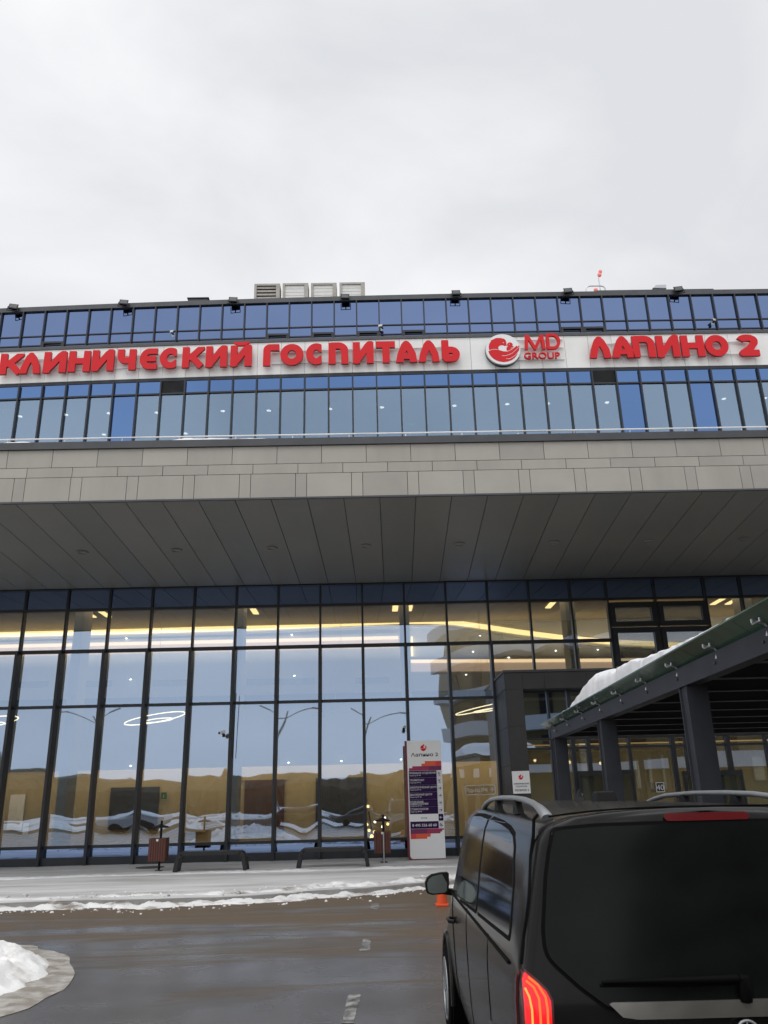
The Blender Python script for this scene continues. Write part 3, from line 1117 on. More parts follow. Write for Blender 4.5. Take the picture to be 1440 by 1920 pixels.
def word(rows, xoff, label, name='letter_sign'):
    items = []
    for ch, a, b, t_, c_ in rows:
        cx = xoff + (a + b) / 6
        Y = Yb(0) - .3
        for _ in range(3):
            pb = A(cx, 500 + c_ / 3, Y)
            Y = Yb(pb.x) - .3
        pt = A(cx, 500 + t_ / 3, Y)
        wd = (b - a) / 3 / FPX * ((pb - Vector((0, 0, EYE))).dot(Vector(AF)))
        items.append((ch, (pb.x + pt.x) / 2, pb.z, pt.z, wd * 1.0, Y))
    z0 = sum(i[2] for i in items) / len(items)
    z1 = sum(i[3] for i in items) / len(items)
    t = thing(name, label, 'sign', (items[0][1], items[0][5], z0), 'red letters on the white band')
    for ch, x, _, _, wd, Y in items:
        o = letter(ch, x, z0, z1, wd, t, Y)
        if ch == 'Й':
            h = z1 - z0
            fn = stroke([(-.26, .12), (-.12, .02), (.12, .02), (.26, .12)], .085, 'h', 'h')
            ms_mesh(fn, (-.4, .4, -.1, .25), .02, lambda u, v: (x + u * h, Y - .16, z1 + .06 * h + v * h), lambda u, v: (x + u * h, Y, z1 + .06 * h + v * h)).build('breve', MT['red'], t)
    # mounting rails and stand-offs between the letters and the band
    m = MB()
    for zz in (z0 + .22 * (z1 - z0), z0 + .80 * (z1 - z0)):
        n = 12
        q = np.linspace(items[0][1], items[-1][1], n + 1)
        for a, b in zip(q[:-1], q[1:]):
            m.beam((a, Yb(a) - .10, zz), (b, Yb(b) - .10, zz), .06, .05)
    m.build('mounting_rail', MT['sign_white'], t)
    for i, it in enumerate(items):
        if i % 2 == 1:
            MB().tube([(it[1], it[5] - .02, z0 + .05), (it[1] + .03, it[5], z0 - .10), (it[1] + .02, it[5] + .2, z0 - .12)], .02, 6).build('cable', MT['steel'], t)
    return t


word([('К', 5, 130, 497, 613), ('Л', 120, 235, 493, 606), ('И', 250, 378, 488, 603), ('Н', 390, 512, 482, 597), ('И', 522, 645, 475, 592), ('Ч', 663, 768, 470, 585),
      ('Е', 788, 888, 467, 582), ('С', 902, 1015, 462, 577), ('К', 1028, 1148, 460, 575), ('И', 1160, 1280, 455, 570), ('Й', 1298, 1418, 450, 567)], 0,
     'long red word КЛИНИЧЕСКИЙ in raised letters on the white band')
word([('Г', 42, 132, 447, 562), ('О', 138, 268, 440, 558), ('С', 282, 390, 435, 556), ('П', 408, 520, 432, 552), ('И', 545, 662, 430, 550), ('Т', 675, 783, 430, 548),
      ('А', 785, 905, 428, 546), ('Л', 912, 1030, 425, 542), ('Ь', 1043, 1145, 422, 540)], 480, 'red word ГОСПИТАЛЬ in raised letters left of the round emblem')
word([('Л', 428, 550, 400, 517), ('А', 555, 680, 397, 515), ('П', 673, 800, 397, 513), ('И', 808, 938, 397, 515), ('Н', 947, 1077, 393, 512), ('О', 1082, 1213, 391, 513), ('2', 1270, 1382, 392, 512)], 960,
     'red sign ЛАПИНО 2 in raised letters right of the emblem')

# round emblem: a bird and its chick in a nest of curved feathers
EY = Yb(7) - .30
ec = A(942.6, 657, EY)
er = 32.3 / FPX * ((ec - Vector((0, 0, EYE))).dot(Vector(AF)))
et = thing('emblem_sign', 'round white disc with red bird and chick emblem on the white band', 'sign', (ec.x, EY, ec.z))
MB().tube([(ec.x, EY - .14, ec.z), (ec.x, EY + .2, ec.z)], er, 64).build('disc', MT['sign_white'], et, smooth=True)
MB().tube([(ec.x, EY + .01, ec.z), (ec.x, EY + .19, ec.z)], er * 1.012, 64).build('rim', MT['coping'], et, smooth=True)


def emblem_sdf(X, Z):
    # unit disc coordinates; red shape minus white details
    E = lambda cx, cz, rx, rz: (np.hypot((X - cx) / rx, (Z - cz) / rz) - 1) * min(rx, rz)
    disc = E(0.0, -.03, .86, .80)
    head = E(.02, .48, .19, .22)
    back = E(-.26, .12, .56, .60)
    body = np.minimum(np.maximum(back, -(Z + .1) * 1.0 - .1), head)
    body = np.minimum(body, sd_poly(X, Z, [(-.10, .67), (-.62, .55), (-.70, .58), (-.52, .66), (-.35, .75), (0, .74)]))
    beak = sd_poly(X, Z, [(.10, .40), (.16, .24), (-.02, .20)])
    body = np.minimum(body, beak)
    heart = np.minimum(np.minimum(E(-.06, .10, .21, .17), E(.17, .10, .12, .13)), sd_poly(X, Z, [(-.25, .02), (.27, .05), (.14, -.22)]))
    body = np.maximum(body, -heart)
    body = np.maximum(body, X - .22)
    body = np.maximum(body, -E(.05, .44, .04, .04))
    chick = np.minimum(E(.42, .30, .16, .14), E(.44, .02, .24, .22))
    chick = np.minimum(chick, sd_poly(X, Z, [(.30, .34), (.22, .25), (.32, .22)]))
    chick = np.maximum(chick, -E(.38, .33, .028, .028))
    chick = np.maximum(chick, -(sd_seg(X, Z, (.46, .06), (.62, .12)) - .02))
    top = np.minimum(body, chick)
    # nest: lower bowl bounded above by a wave rising to the right tip
    wave = np.interp(X, [-.9, -.6, -.3, 0, .25, .5, .72, .95], [-.12, -.02, -.03, -.14, -.16, -.04, .14, .36])
    nest = np.maximum(np.minimum(disc, sd_poly(X, Z, [(.3, -.4), (.6, -.05), (.97, .24), (.93, -.08), (.72, -.42)])), Z - wave)
    top = np.maximum(top, -(Z - (wave + .045)))
    top = np.maximum(top, np.minimum(disc, E(-.1, .2, .75, .7)))
    f1 = np.interp(X, [-.2, .15, .5, .9], [-.42, -.42, -.28, .10])
    f2 = np.interp(X, [0, .35, .65, .9], [-.62, -.62, -.44, -.14])
    cut1 = np.maximum(np.abs(Z - f1) - .022, -(X + .1))
    cut2 = np.maximum(np.abs(Z - f2) - .022, -(X - .12))
    nest = np.maximum(np.maximum(nest, -cut1), -cut2)
    return np.minimum(top, nest)


ms_mesh(emblem_sdf, (-1, 1, -1, 1), .02, lambda u, v: (ec.x + u * er, EY - .155, ec.z + v * er), lambda u, v: (ec.x + u * er, EY - .138, ec.z + v * er)).build('bird_mark', MT['red'], et)

# MD GROUP lettering
Y = Yb(10) - .3
c0 = A(960 + 127 / 3, 500 + 472 / 3, Y)
c1 = A(960 + 127 / 3, 500 + 383 / 3, Y)
gt = thing('name_sign', 'thin red MD GROUP lettering beside the round emblem', 'sign', (c0.x, Y, c0.z), 'red letters on the white band')
hh = c1.z - c0.z
pw = lambda px: px / 3 / FPX * ((c0 - Vector((0, 0, EYE))).dot(Vector(AF)))


def thin(fn, cx, w, zlow, h, nm='letter'):
    x0 = cx - w / 2
    ms_mesh(fn, (-.03, w / h + .03, -.03, 1.03), .02, lambda u, v: (x0 + u * h, Y - .16, zlow + v * h), lambda u, v: (x0 + u * h, Y, zlow + v * h)).build(nm, MT['red'], gt)


xm = A(960 + 125 / 3, 500 + 430 / 3, Y).x
wM = pw(118)
q = wM / hh
thin(union(stroke([(.09, 0), (.16, .93)], .085, 'h', 'h'), stroke([(.16, .93), (q * .5, .06)], .085, 'h', False), stroke([(q * .5, .06), (q - .16, .93)], .085, False, 'h'), stroke([(q - .16, .93), (q - .09, 0)], .085, 'h', 'h')), xm, wM, c0.z, hh)
xd = A(960 + 230 / 3, 500 + 430 / 3, Y).x
wD = pw(80)
q = wD / hh
thin(stroke([(.085, .085), (.085, .915), (q * .45, .915)] + arc(q - .085 - .33, .5, .33, .415, 75, -75, 14) + [(q * .45, .085), (.085, .085), (.085, .3)], .085, False, False), xd, wD, c0.z, hh)
g0, g1 = A(960 + 169 / 3, 500 + 522 / 3, Y), A(960 + 169 / 3, 500 + 486 / 3, Y)
text('GROUP', g0.x, (g0.z + g1.z) / 2, (g1.z - g0.z), MT['red'], gt, Y - .14, width=pw(202), name='letter', bold=.012, th=.14)
m = MB()
for zz in (c0.z + .3, c1.z - .25, g0.z + .1):
    m.beam((c0.x - 1.5, Yb(10) - .1, zz), (c0.x + 1.9, Yb(10) - .1, zz), .06, .05)
m.build('mounting_rail', MT['sign_white'], gt)


# ================================================================== entrance hall under the canopy slab
DG, DF = 28.5, 20.0
SLx, SRx = -34.0, 34.0
z_sof_b = A(720, 1093, DG).z
z_sof_f = A(720, 929, DF).z
z_fas_t = A(720, 833, DF).z
z_cop_t = A(720, 820, DF).z
HALL = thing('entrance_hall', 'two storey glass lobby under a deep grey tiled canopy slab', 'building', (0, DG, 0.1))

# canopy slab: cladding rows, coping, soffit planks
m = MB()
m.hexa([(SLx, DF + .06, z_sof_f + .02), (SRx, DF + .06, z_sof_f + .02), (SRx, DG + 3, z_sof_b + .03), (SLx, DG + 3, z_sof_b + .03),
        (SLx, DF + .06, z_fas_t), (SRx, DF + .06, z_fas_t), (SRx, 44.6, z_fas_t), (SLx, 44.6, z_fas_t)])
m.build('canopy_slab', MT['joint'], HALL)
r1, r2 = A(360, 872.5, DF).z, A(360, 891, DF).z
m = MB()
G = 0.007
pX = lambda px: A(px, 870, DF).x
mod = (pX(700) - pX(12.5)) / ((700 - 12.5) / 84.3)


def row(z0, z1, starts):
    for (a, b) in starts:
        m.box(a + G, b - G, DF, DF + .055, z0 + G, z1 - G)


o1, o2, o3 = pX(12.5), pX(52.5), pX(31)
row(r1, z_fas_t, [(o1 + mod * k, o1 + mod * (k + 1)) for k in range(-22, 40)])
row(r2, r1, [(o2 + mod * k, o2 + mod * (k + 1)) for k in range(-22, 40)])
md3 = pX(31 + 105) - pX(31)
nar = pX(52) - pX(31)
row(z_sof_f, r2, [(o3 + md3 * k, o3 + md3 * k + nar) for k in range(-20, 32)] + [(o3 + md3 * k + nar, o3 + md3 * (k + 1)) for k in range(-20, 32)])
tones(m.build('cladding', [MT['fascia'], mat('cladding tile b', (0.405, 0.385, 0.348), 0.62, var=0.12, vscale=0.8), mat('cladding tile c', (0.445, 0.42, 0.378), 0.58, var=0.1, vscale=0.7)], HALL))
MB().box(SLx, SRx, DF - .06, DF + .5, z_fas_t, z_cop_t).build('coping', MT['coping'], HALL)
MB().box(SLx, SRx, DF - .012, DF + .055, z_sof_f - .045, z_sof_f + .004).build('drip_edge', MT['coping'], HALL)
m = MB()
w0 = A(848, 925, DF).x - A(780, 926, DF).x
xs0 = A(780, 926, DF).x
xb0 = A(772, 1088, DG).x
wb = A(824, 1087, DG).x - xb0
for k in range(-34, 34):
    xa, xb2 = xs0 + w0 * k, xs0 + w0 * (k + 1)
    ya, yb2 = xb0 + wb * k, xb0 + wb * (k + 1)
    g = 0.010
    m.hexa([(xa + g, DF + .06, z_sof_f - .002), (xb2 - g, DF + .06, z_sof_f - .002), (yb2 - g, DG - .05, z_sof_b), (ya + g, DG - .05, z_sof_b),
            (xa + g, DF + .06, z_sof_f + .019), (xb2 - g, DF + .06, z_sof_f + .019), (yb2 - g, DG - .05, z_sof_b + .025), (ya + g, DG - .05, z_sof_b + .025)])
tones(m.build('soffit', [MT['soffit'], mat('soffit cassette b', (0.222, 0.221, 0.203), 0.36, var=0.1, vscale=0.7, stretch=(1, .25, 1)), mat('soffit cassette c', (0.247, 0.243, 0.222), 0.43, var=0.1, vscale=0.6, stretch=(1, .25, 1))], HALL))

first = None
for (px, py) in ((155, 1035), (331, 1031), (510, 1027), (686, 1023), (861, 1020), (1038, 1017), (1216, 1014), (1394, 1010)):
    zz = z_sof_f + (z_sof_b - z_sof_f) * .52
    p = AZ(px, py, zz)
    p.z = z_sof_f + (z_sof_b - z_sof_f) * (p.y - DF) / (DG - DF)
    if first is None:
        first = thing('soffit_light', 'round unlit grey recessed light in the canopy soffit', 'ceiling light', p, 'round lights in the canopy soffit')
        MB().tube([p + Vector((0.15 * math.cos(a), 0.15 * math.sin(a), -0.02)) for a in np.linspace(0, 2 * math.pi, 24, endpoint=False)], 0.03, 6, closed=True).build('rim', MT['soffit'], first)
        MB().disc(p + Vector((0, 0, -.003)), 0.13, (0, 0, -1), 0.012).build('lens', MT['soffit'], first)
    else:
        again(first, p)

# guard rail and snow along the slab edge
gr = thing('guard_rail', 'low white guard rail along the snowy top edge of the canopy slab', 'guard rail', (0, DF + .3, z_cop_t))
zt1 = A(720, 812.5, DF + .35).z
MB().tube([(SLx, DF + .35, zt1), (SRx, DF + .35, zt1)], .022, 8).build('top_rail', MT['sign_white'], gr)
MB().tube([(SLx, DF + .35, z_cop_t + .03), (SRx, DF + .35, z_cop_t + .03)], .012, 6).build('low_rail', MT['steel'], gr)
for i in range(40):
    x = -30 + i * 1.55
    MB().cyl((x, DF + .35, z_cop_t - .01), (x, DF + .35, zt1), .016, 6).build('post', MT['steel'], gr)


def ledge(u, v):
    x = -20 + 44 * u
    amp = max(0.0, .5 + 1.3 * fbm(x * .35, 3.3))
    return (x, DF + .0 + .30 * v, z_cop_t - .004 + (.085 * amp * (0.8 + .5 * fbm(x * 2, v))) * max(0.0, 1 - (2 * v - 1) ** 2) ** .5)


tag(MB().grid(ledge, 420, 6).build('snow_strip', MT['snow'], smooth=True), 'thin uneven strip of snow lying on the canopy slab edge below the white rail', 'snow')

# curtain wall
zs = dict(head=A(415, 1139, DG).z, t2=A(415, 1216, DG).z, t3=A(463, 1318, DG).z, sill=A(300, 1584, DG).z, base=0.1)
XM = [x * DG / 26 for x in (1.037,)]
XL = [1.137 + 1.4965 * k for k in range(-13, 3)] + [5.62, 7.11, 8.43, 10.16, 11.98, 13.3, 14.8, 16.3, 17.8]
PORT_X = 4.17


def pane(x0, x1, z0, z1, bulge, seed, name='glass_pane', material='hall_glass', nx=10, nz=16, y=DG):
    """insulating glass: each sheet is pulled a few millimetres out of plane"""
    b = bulge
    kx, kz = random.uniform(.8, 1.3), random.uniform(.8, 1.3)

    def fn(u, v):
        x, z = x0 + (x1 - x0) * u, z0 + (z1 - z0) * v
        pil = (1 - (2 * u - 1) ** 2) * (1 - (2 * v - 1) ** 2)
        wav = noise.noise(Vector((u * 1.6 * kx + seed * 3.7, v * 2.2 * kz, seed))) + .35 * noise.noise(Vector((u * 3 + seed, v * 5, seed * 2.1)))
        return (x, y + b * pil + .0034 * wav * b / .006 * (.05 + 1.5 * (1 - v) ** 1.6), z)
    return MB().grid(fn, nx, nz).build(name, MT[material], HALL, smooth=True)


rb2 = random.Random(4)
for i in range(len(XL) - 1):
    xa, xb = XL[i], XL[i + 1]
    s = i * 1.31
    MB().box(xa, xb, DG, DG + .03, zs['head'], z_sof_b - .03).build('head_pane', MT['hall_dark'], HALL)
    opening = 8.4 <= xa < 11.9
    if not opening:
        pane(xa, xb, zs['t2'], zs['head'], .0022, s, 'upper_pane', nx=8, nz=8)
        lo = zs['t3']
        if xa > 4.0:
            pane(xa, xb, 5.3, zs['t2'], .003, s + 5, 'middle_pane', nx=8, nz=8)
        else:
            pane(xa, xb, lo, zs['t2'], .0018, s + 5, 'middle_pane', nx=8, nz=10)
            pane(xa, xb, zs['sill'], lo, rb2.choice((.0045, .006, .008)), s + 9, 'tall_pane', nx=14, nz=30)
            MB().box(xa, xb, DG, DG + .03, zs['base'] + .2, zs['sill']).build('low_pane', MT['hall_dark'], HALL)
    else:
        pane(xa, xb, 5.3, A(1200, 1249, DG).z, .002, s, 'middle_pane', nx=6, nz=4)
for xa in XL:
    m = MB()
    m.box(xa - .035, xa + .035, DG - .10, DG + .12, zs['t2'] if xa <= 4.3 else 5.4, z_sof_b)
    m.build('mullion', MT['frame'], HALL)
    if xa <= 4.3:
        m = MB()
        xx = xa
        m.box(xx - .05, xx + .05, DG - .30, DG + .12, zs['base'], zs['t2'] + .02)
        m.build('fin', MT['frame'], HALL, bevel=.008)
xl, xr = XL[0], XL[-1]
for z, h, xe in ((zs['head'], .09, xr), (zs['t2'], .11, 8.40), (zs['t3'], .09, PORT_X), (zs['sill'], .09, PORT_X)):
    MB().box(xl, xe, DG - .085, DG + .06, z - h / 2, z + h / 2).build('transom', MT['frame'], HALL)
MB().box(xl, PORT_X, DG - .16, DG + .1, zs['base'] - .05, zs['base'] + .24).build('base_rail', MT['frame'], HALL)
MB().box(xl, xr, DG - .09, DG + .1, z_sof_b - .05, z_sof_b + .02).build('head_rail', MT['frame'], HALL)
# opening lights above the porch
za, zb_, zc_ = A(1145, 1131, DG).z, A(1145, 1177, DG).z, A(1200, 1249, DG).z
for xa, xb in ((XL[18], XL[19]), (XL[19], XL[20])):
    for z0, z1 in ((zb_ + .02, za), (zc_, zb_ - .02)):
        m = MB()
        f = .17
        m.box(xa + .04, xb - .04, DG - .14, DG + .05, z1 - f, z1).box(xa + .04, xb - .04, DG - .14, DG + .05, z0, z0 + f)
        m.box(xa + .04, xa + .04 + f, DG - .14, DG + .05, z0 + f, z1 - f).box(xb - .04 - f, xb - .04, DG - .14, DG + .05, z0 + f, z1 - f)
        fr = m.build('window', MT['frame'], HALL)
        MB().box(xa + .04 + f, xb - .04 - f, DG - .05, DG - .03, z0 + f, z1 - f).build('glass', MT['hall_glass'], fr)

# lobby interior
XI0, XI1 = -22.0, 22.0
ZCL = 8.95
MB().box(XI0, XI1, DG + .15, 44, ZCL, ZCL + .1).build('ceiling', MT['lobby_ceiling'], HALL)
MB().box(XI0, XI1, DG + .12, 44, -.02, .08).build('lobby_floor', MT['lobby_floor'], HALL)
GY = 34.4
zg1 = A(600, 1434, GY).z
MB().box(XI0, XI1, GY, GY + .3, zg1, ZCL - .003).build('gallery_front', MT['lobby_white'], HALL)
MB().box(XI0, XI1, GY + .303, 38.5, zg1 + .55, zg1 + .8).build('gallery_floor', MT['lobby_white'], HALL)
MB().box(XI0, XI1, 38.5, 38.8, 0, ZCL - .003).build('back_wall', MT['ochre'], HALL)
MB().box(XI0 - .2, XI0, DG + .2, 38.8, 0, ZCL).build('side_wall', MT['ochre'], HALL)
MB().box(XI1, XI1 + .2, DG + .2, 38.8, 0, ZCL).build('side_wall', MT['ochre'], HALL)
m = MB()
for (a, b, ya, yb3, mt_) in ():
    pass
# cove strips (lit lamps) on the gallery front
path = [(-260, 1196), (-60, 1191), (0, 1190), (240, 1184), (480, 1177), (640, 1170), (740, 1165.5), (800, 1165), (850, 1167), (900, 1174), (980, 1186), (1060, 1196), (1140, 1203), (1240, 1208), (1330, 1211), (1500, 1212)]
pts = [A(px, py, GY - .10) for px, py in path]
m = MB()
for a, b in zip(pts[:-1], pts[1:]):
    m.beam(a, b, .05, .20)
m.build('cove_light', MT['warm_strip'], HALL)
low = [p + Vector((0, .02, -.22)) for p in pts]
m = MB()
for a, b in zip(low[:-1], low[1:]):
    m.beam(a, b, .22, .07)
m.build('cove_shelf', MT['lobby_white'], HALL)
for pp in ([(-260, 1217), (0, 1212), (480, 1201.5), (747, 1195.5)], [(770, 1240), (1140, 1238), (1440, 1234)]):
    q = [A(px, py, GY - .08) for px, py in pp]
    m = MB()
    for a, b in zip(q[:-1], q[1:]):
        m.beam(a, b, .05, .12)
    m.build('cove_light', MT['soft_strip'], HALL)
    m = MB()
    for a, b in zip(q[:-1], q[1:]):
        m.beam(a + Vector((0, .05, -.24)), b + Vector((0, .05, -.24)), .04, .36)
    m.build('cove_glow', MT['cove_glow'], HALL)
    m = MB()
    for a, b in zip(q[:-1], q[1:]):
        m.beam(a + Vector((0, -.03, .12)), b + Vector((0, -.03, .12)), .16, .10)
    m.build('cove_shelf', MT['lobby_white'], HALL)
q0, q1 = A(772, 1194, GY - .1), A(773, 1230, GY - .1)
MB().beam(q0, q1, .16, .06).build('cove_light', MT['warm_strip'], HALL)
zgb = A(500, 1312, GY - .1).z
MB().box(XI0, XI1, GY - .12, GY - .003, zgb - .15, zgb + .2).build('gallery_band', mat('grey blue band', (.10, .13, .20), .6, var=.05), HALL)
for px in (60, 180, 320, 496, 560, 700):
    a, b = A(px - 34, 1279 - px * .012, GY - .03), A(px + 30, 1289 - px * .012, GY - .03)
    MB().box(a.x, b.x, GY - .03, GY - .003, b.z, a.z).build('gallery_vent', mat('gallery vent', (.28, .31, .38), .6, var=.1), HALL)
# wash light along the wall under the gallery
zw = zg1 + .40
MB().box(-12.6, 16, 37.7, 37.8, zw, zw + .045).build('wash_light', emission('wall wash light', (1.0, .74, .42), 8.0), HALL)


def lamp_area(name, loc, size, direction, power, col, parent):
    l = bpy.data.lights.new(name, 'AREA')
    l.shape = 'RECTANGLE'
    l.size, l.size_y = size
    l.energy = power
    l.color = col
    o = bpy.data.objects.new(name, l)
    COL.objects.link(o)
    d = Vector(direction).normalized()
    zc_ = -d
    xc = Vector((1, 0, 0))
    yc = zc_.cross(xc).normalized()
    mt4 = Matrix.Identity(4)
    for r_ in range(3):
        mt4[r_][0], mt4[r_][1], mt4[r_][2] = xc[r_], yc[r_], zc_[r_]
    mt4.translation = Vector(loc) - (parent.location if parent else Vector())
    o.parent = parent
    o.matrix_local = mt4
    return o


# the cove lamps' own light, plus an added fill for the back wall
lamp_area('wash_lamp', (-1, 37.0, zg1 + .38), (40, .5), (0, .45, -1), 400, (1.0, .80, .50), HALL)
lamp_area('cove_lamp', (-1, GY - .9, 7.6), (40, .3), (0, .25, 1), 260, (1.0, .84, .55), HALL)
lamp_area('wall_fill', (-1, GY + .35, zg1 + .3), (40, .5), (0, .9, -.5), 330, (1.0, .86, .64), HALL)
# pairs of ceiling strips beside the columns
for (cx, gap) in ((160, .32), (452, .32), (757, .30), (1063, .32), (1392, .32)):
    x = A(cx, 1140, 30.0).x
    for s in (-1, 1):
        MB().box(x + s * (gap - .02) - .11, x + s * (gap - .02) + .11, 28.9, 31.9, ZCL - .03, ZCL - .003).build('ceiling_light', MT['warm_strip'], HALL)
    MB().box(x - .17, x + .17, 29.5, 30.4, .08, ZCL).build('column', MT['lobby_white'], HALL, bevel=.02)
# dark openings, doors and posters on the back wall (seen between the columns)


def wall_panel(pa, pb, y, material, nm, th=.06):
    a, b = A(*pa, y), A(*pb, y)
    return MB().box(min(a.x, b.x), max(a.x, b.x), y, y + th, min(a.z, b.z), max(a.z, b.z)).build(nm, MT[material], HALL)


wall_panel((208, 1477), (294, 1554), 38.4, 'door_dark', 'wall_screen')
wall_panel((592, 1459), (688, 1552), 38.4, 'door_dark', 'wall_screen')
wall_panel((459, 1463), (532, 1560), 38.4, 'door_brown', 'door')
wall_panel((450, 1434), (540, 1462), 38.42, 'ochre', 'door_frame')
wall_panel((20, 1490), (40, 1556), 38.4, 'lobby_white', 'wall_poster')
wall_panel((44, 1543), (52, 1565), 38.4, 'lobby_white', 'wall_poster')
wall_panel((345, 1530), (385, 1560), 38.35, 'ochre', 'reception_desk')

# ring lamps hanging in the lobby
first = None
for (px, py, lb, ma) in ((291, 1347, 'double glowing ring lamp hanging in the lobby behind the fourth glass bay', 1), (-26, 1355, 'glowing ring lamp cut by the left photo edge inside the lobby', 1),
                         (908, 1328, 'glowing ring lamp inside the lobby just left of the dark tiled portal', 1), (640, 1330, 'unlit pale ring lamp hanging in the middle of the lobby', 0)):
    c = A(px, py, 31.2)
    t = thing('ring_lamp', lb, 'pendant lamp', (c.x, 31.2, c.z), 'ring lamps in the lobby')
    mm = MT['ring_light'] if ma else MT['office']
    for (dx, dz, rr, tx) in ((0, 0, 1.08, .20), (.12, -.07, .52, .06)):
        ring = [(c.x + dx + rr * math.cos(a), 31.2 + rr * math.sin(a), c.z + dz + tx * math.cos(a)) for a in np.linspace(0, 2 * math.pi, 56, endpoint=False)]
        MB().tube(ring, .020, 6, closed=True).build('ring', mm, t)
    for a in (0.3, 2.4, 4.5):
        MB().cyl((c.x + 1.08 * math.cos(a), 31.2 + 1.08 * math.sin(a), c.z + .2 * math.cos(a)), (c.x, 31.2, c.z + 2.2), .004, 5).build('wire', MT['steel'], t)
    MB().cyl((c.x, 31.2, c.z + 2.2), (c.x, 31.2, ZCL), .008, 5).build('wire', MT['steel'], t)

# small round lights: on the lobby ceiling and under the gallery
first = None
for (px, py) in ((237, 1197), (547, 1190), (552, 1267), (245, 1274), (900, 1192), (887, 1222), (954, 1233), (1042, 1220), (1121, 1218), (874, 1265), (541, 1430), (640, 1427), (245, 1436), (752, 1424)):
    p = A(px, py, GY - .25)
    if first is None:
        first = thing('spot_lamp', 'small bright white spot lamp inside the lobby', 'spot lamp', p, 'spot lamps in the lobby')
        MB().ball(p, .045, 10, 6, sz=.6).build('bulb', MT['down_light'], first)
        MB().cyl(p + Vector((0, 0, .02)), p + Vector((0, .2, .06)), .015, 6).build('stem', MT['steel'], first)
    else:
        again(first, p)
p = A(306, 1492, 38.2)
t = thing('exit_sign', 'small green sign on the ochre lobby wall right of the dark screen', 'exit sign', p)
MB().box(p.x - .12, p.x + .12, p.y + .1, p.y + .14, p.z - .14, p.z + .14).build('sign_plate', mat('green sign', (.02, .10, .05), .5), t)
text('i', p.x, p.z, .16, MT['white_ink'], t, p.y + .094)
# string of warm lights by the glass near the second bin
p = A(694, 1530, 29.2)
t = thing('string_lights', 'cluster of warm fairy lights glowing behind the glass near the right bin', 'string lights', (p.x, p.y, .1))
for (px, py, r) in ((690, 1512, .05), (703, 1541, .04), (688, 1546, .05), (697, 1568, .06), (694, 1574, .06), (702, 1560, .05), (722, 1533, .03), (727, 1545, .05), (717, 1550, .04), (692, 1557, .05)):
    q = A(px, py, 29.2)
    MB().ball(q, r, 8, 6).build('bulb', MT['garland' if r > .045 else 'down_light'], t)
MB().tube([(p.x, 29.25, .08), (p.x + .05, 29.25, .9), (p.x - .05, 29.25, 1.5)], .02, 6).build('branch', MT['trunk'], t)

# ------------------------------------------------------------------ tiled portal of the entrance
PY0 = 26.1
ptz = 5.62
pt = thing('entrance_portal', 'dark tiled entrance portal box standing out from the lobby glass', 'portal', (PORT_X, PY0, 0.1))
xo = A(981.7, 1300, PY0).x
zo = A(982, 1292, PY0).z
PXR = 17.5
m = MB()
m.box(PORT_X + .012, xo - .01, PY0 + .012, DG - .1, .1, ptz - .02)
m.box(xo - .01, PXR, PY0 + .012, DG - .1, zo + .01, ptz - .02)
m.build('core', MT['joint'], pt)
m = MB()
g = .008
zrows = [.1] + [zo - 1.15 * k for k in range(3, -1, -1)] + [ptz]
for z0, z1 in zip(zrows[:-1], zrows[1:]):
    if z1 - z0 < .1:
        continue
    m.box(PORT_X, xo - .011, PY0, PY0 + .012, z0 + g, z1 - g)
    for k in range(3):
        ya = PY0 + .012 + (DG - .12 - PY0) * k / 3
        yb4 = PY0 + .012 + (DG - .12 - PY0) * (k + 1) / 3
        m.box(PORT_X - .012, PORT_X + .012, ya + g, yb4 - g, z0 + g, z1 - g)
for k in range(10):
    xa = xo + .7 + 1.35 * k - 1.35
    m.box(max(xo - .005, xa) + g, xa + 1.35 - g, PY0, PY0 + .012, zo + g, ptz - g)
m.build('tile_cladding', MT['tile'], pt)
MB().box(PORT_X - .05, PXR, PY0 - .06, DG - .08, ptz - .02, ptz + .05).build('coping', MT['coping'], pt)
# recessed glazing of the portal
GYP = PY0 + .55
MB().box(xo, PXR, GYP + .02, GYP + .05, 3.40, zo + .01).build('top_pane', MT['hall_glass'], pt)
MB().box(xo, PXR, GYP + .02, GYP + .05, .15, 3.36).build('low_pane', MT['hall_glass'], pt)
zz = A(1100, 1402, GYP).z
z2 = A(1100, 1384, GYP).z
z3 = A(1100, 1446, GYP).z
for z, h in ((zz, .07), (z2, .07)):
    MB().box(xo, PXR, GYP - .06, GYP + .08, z - h / 2, z + h / 2).build('transom', MT['frame'], pt)
for px in (1036, 1076, 1105, 1182, 1264, 1290, 1330, 1368, 1440, 1500):
    x = A(px, 1420, GYP).x
    w = .07 if px in (1036, 1182, 1330, 1440, 1500) else .12
    MB().box(x - w / 2, x + w / 2, GYP - .08, GYP + .1, .1, zo + .01).build('mullion', MT['frame'], pt)
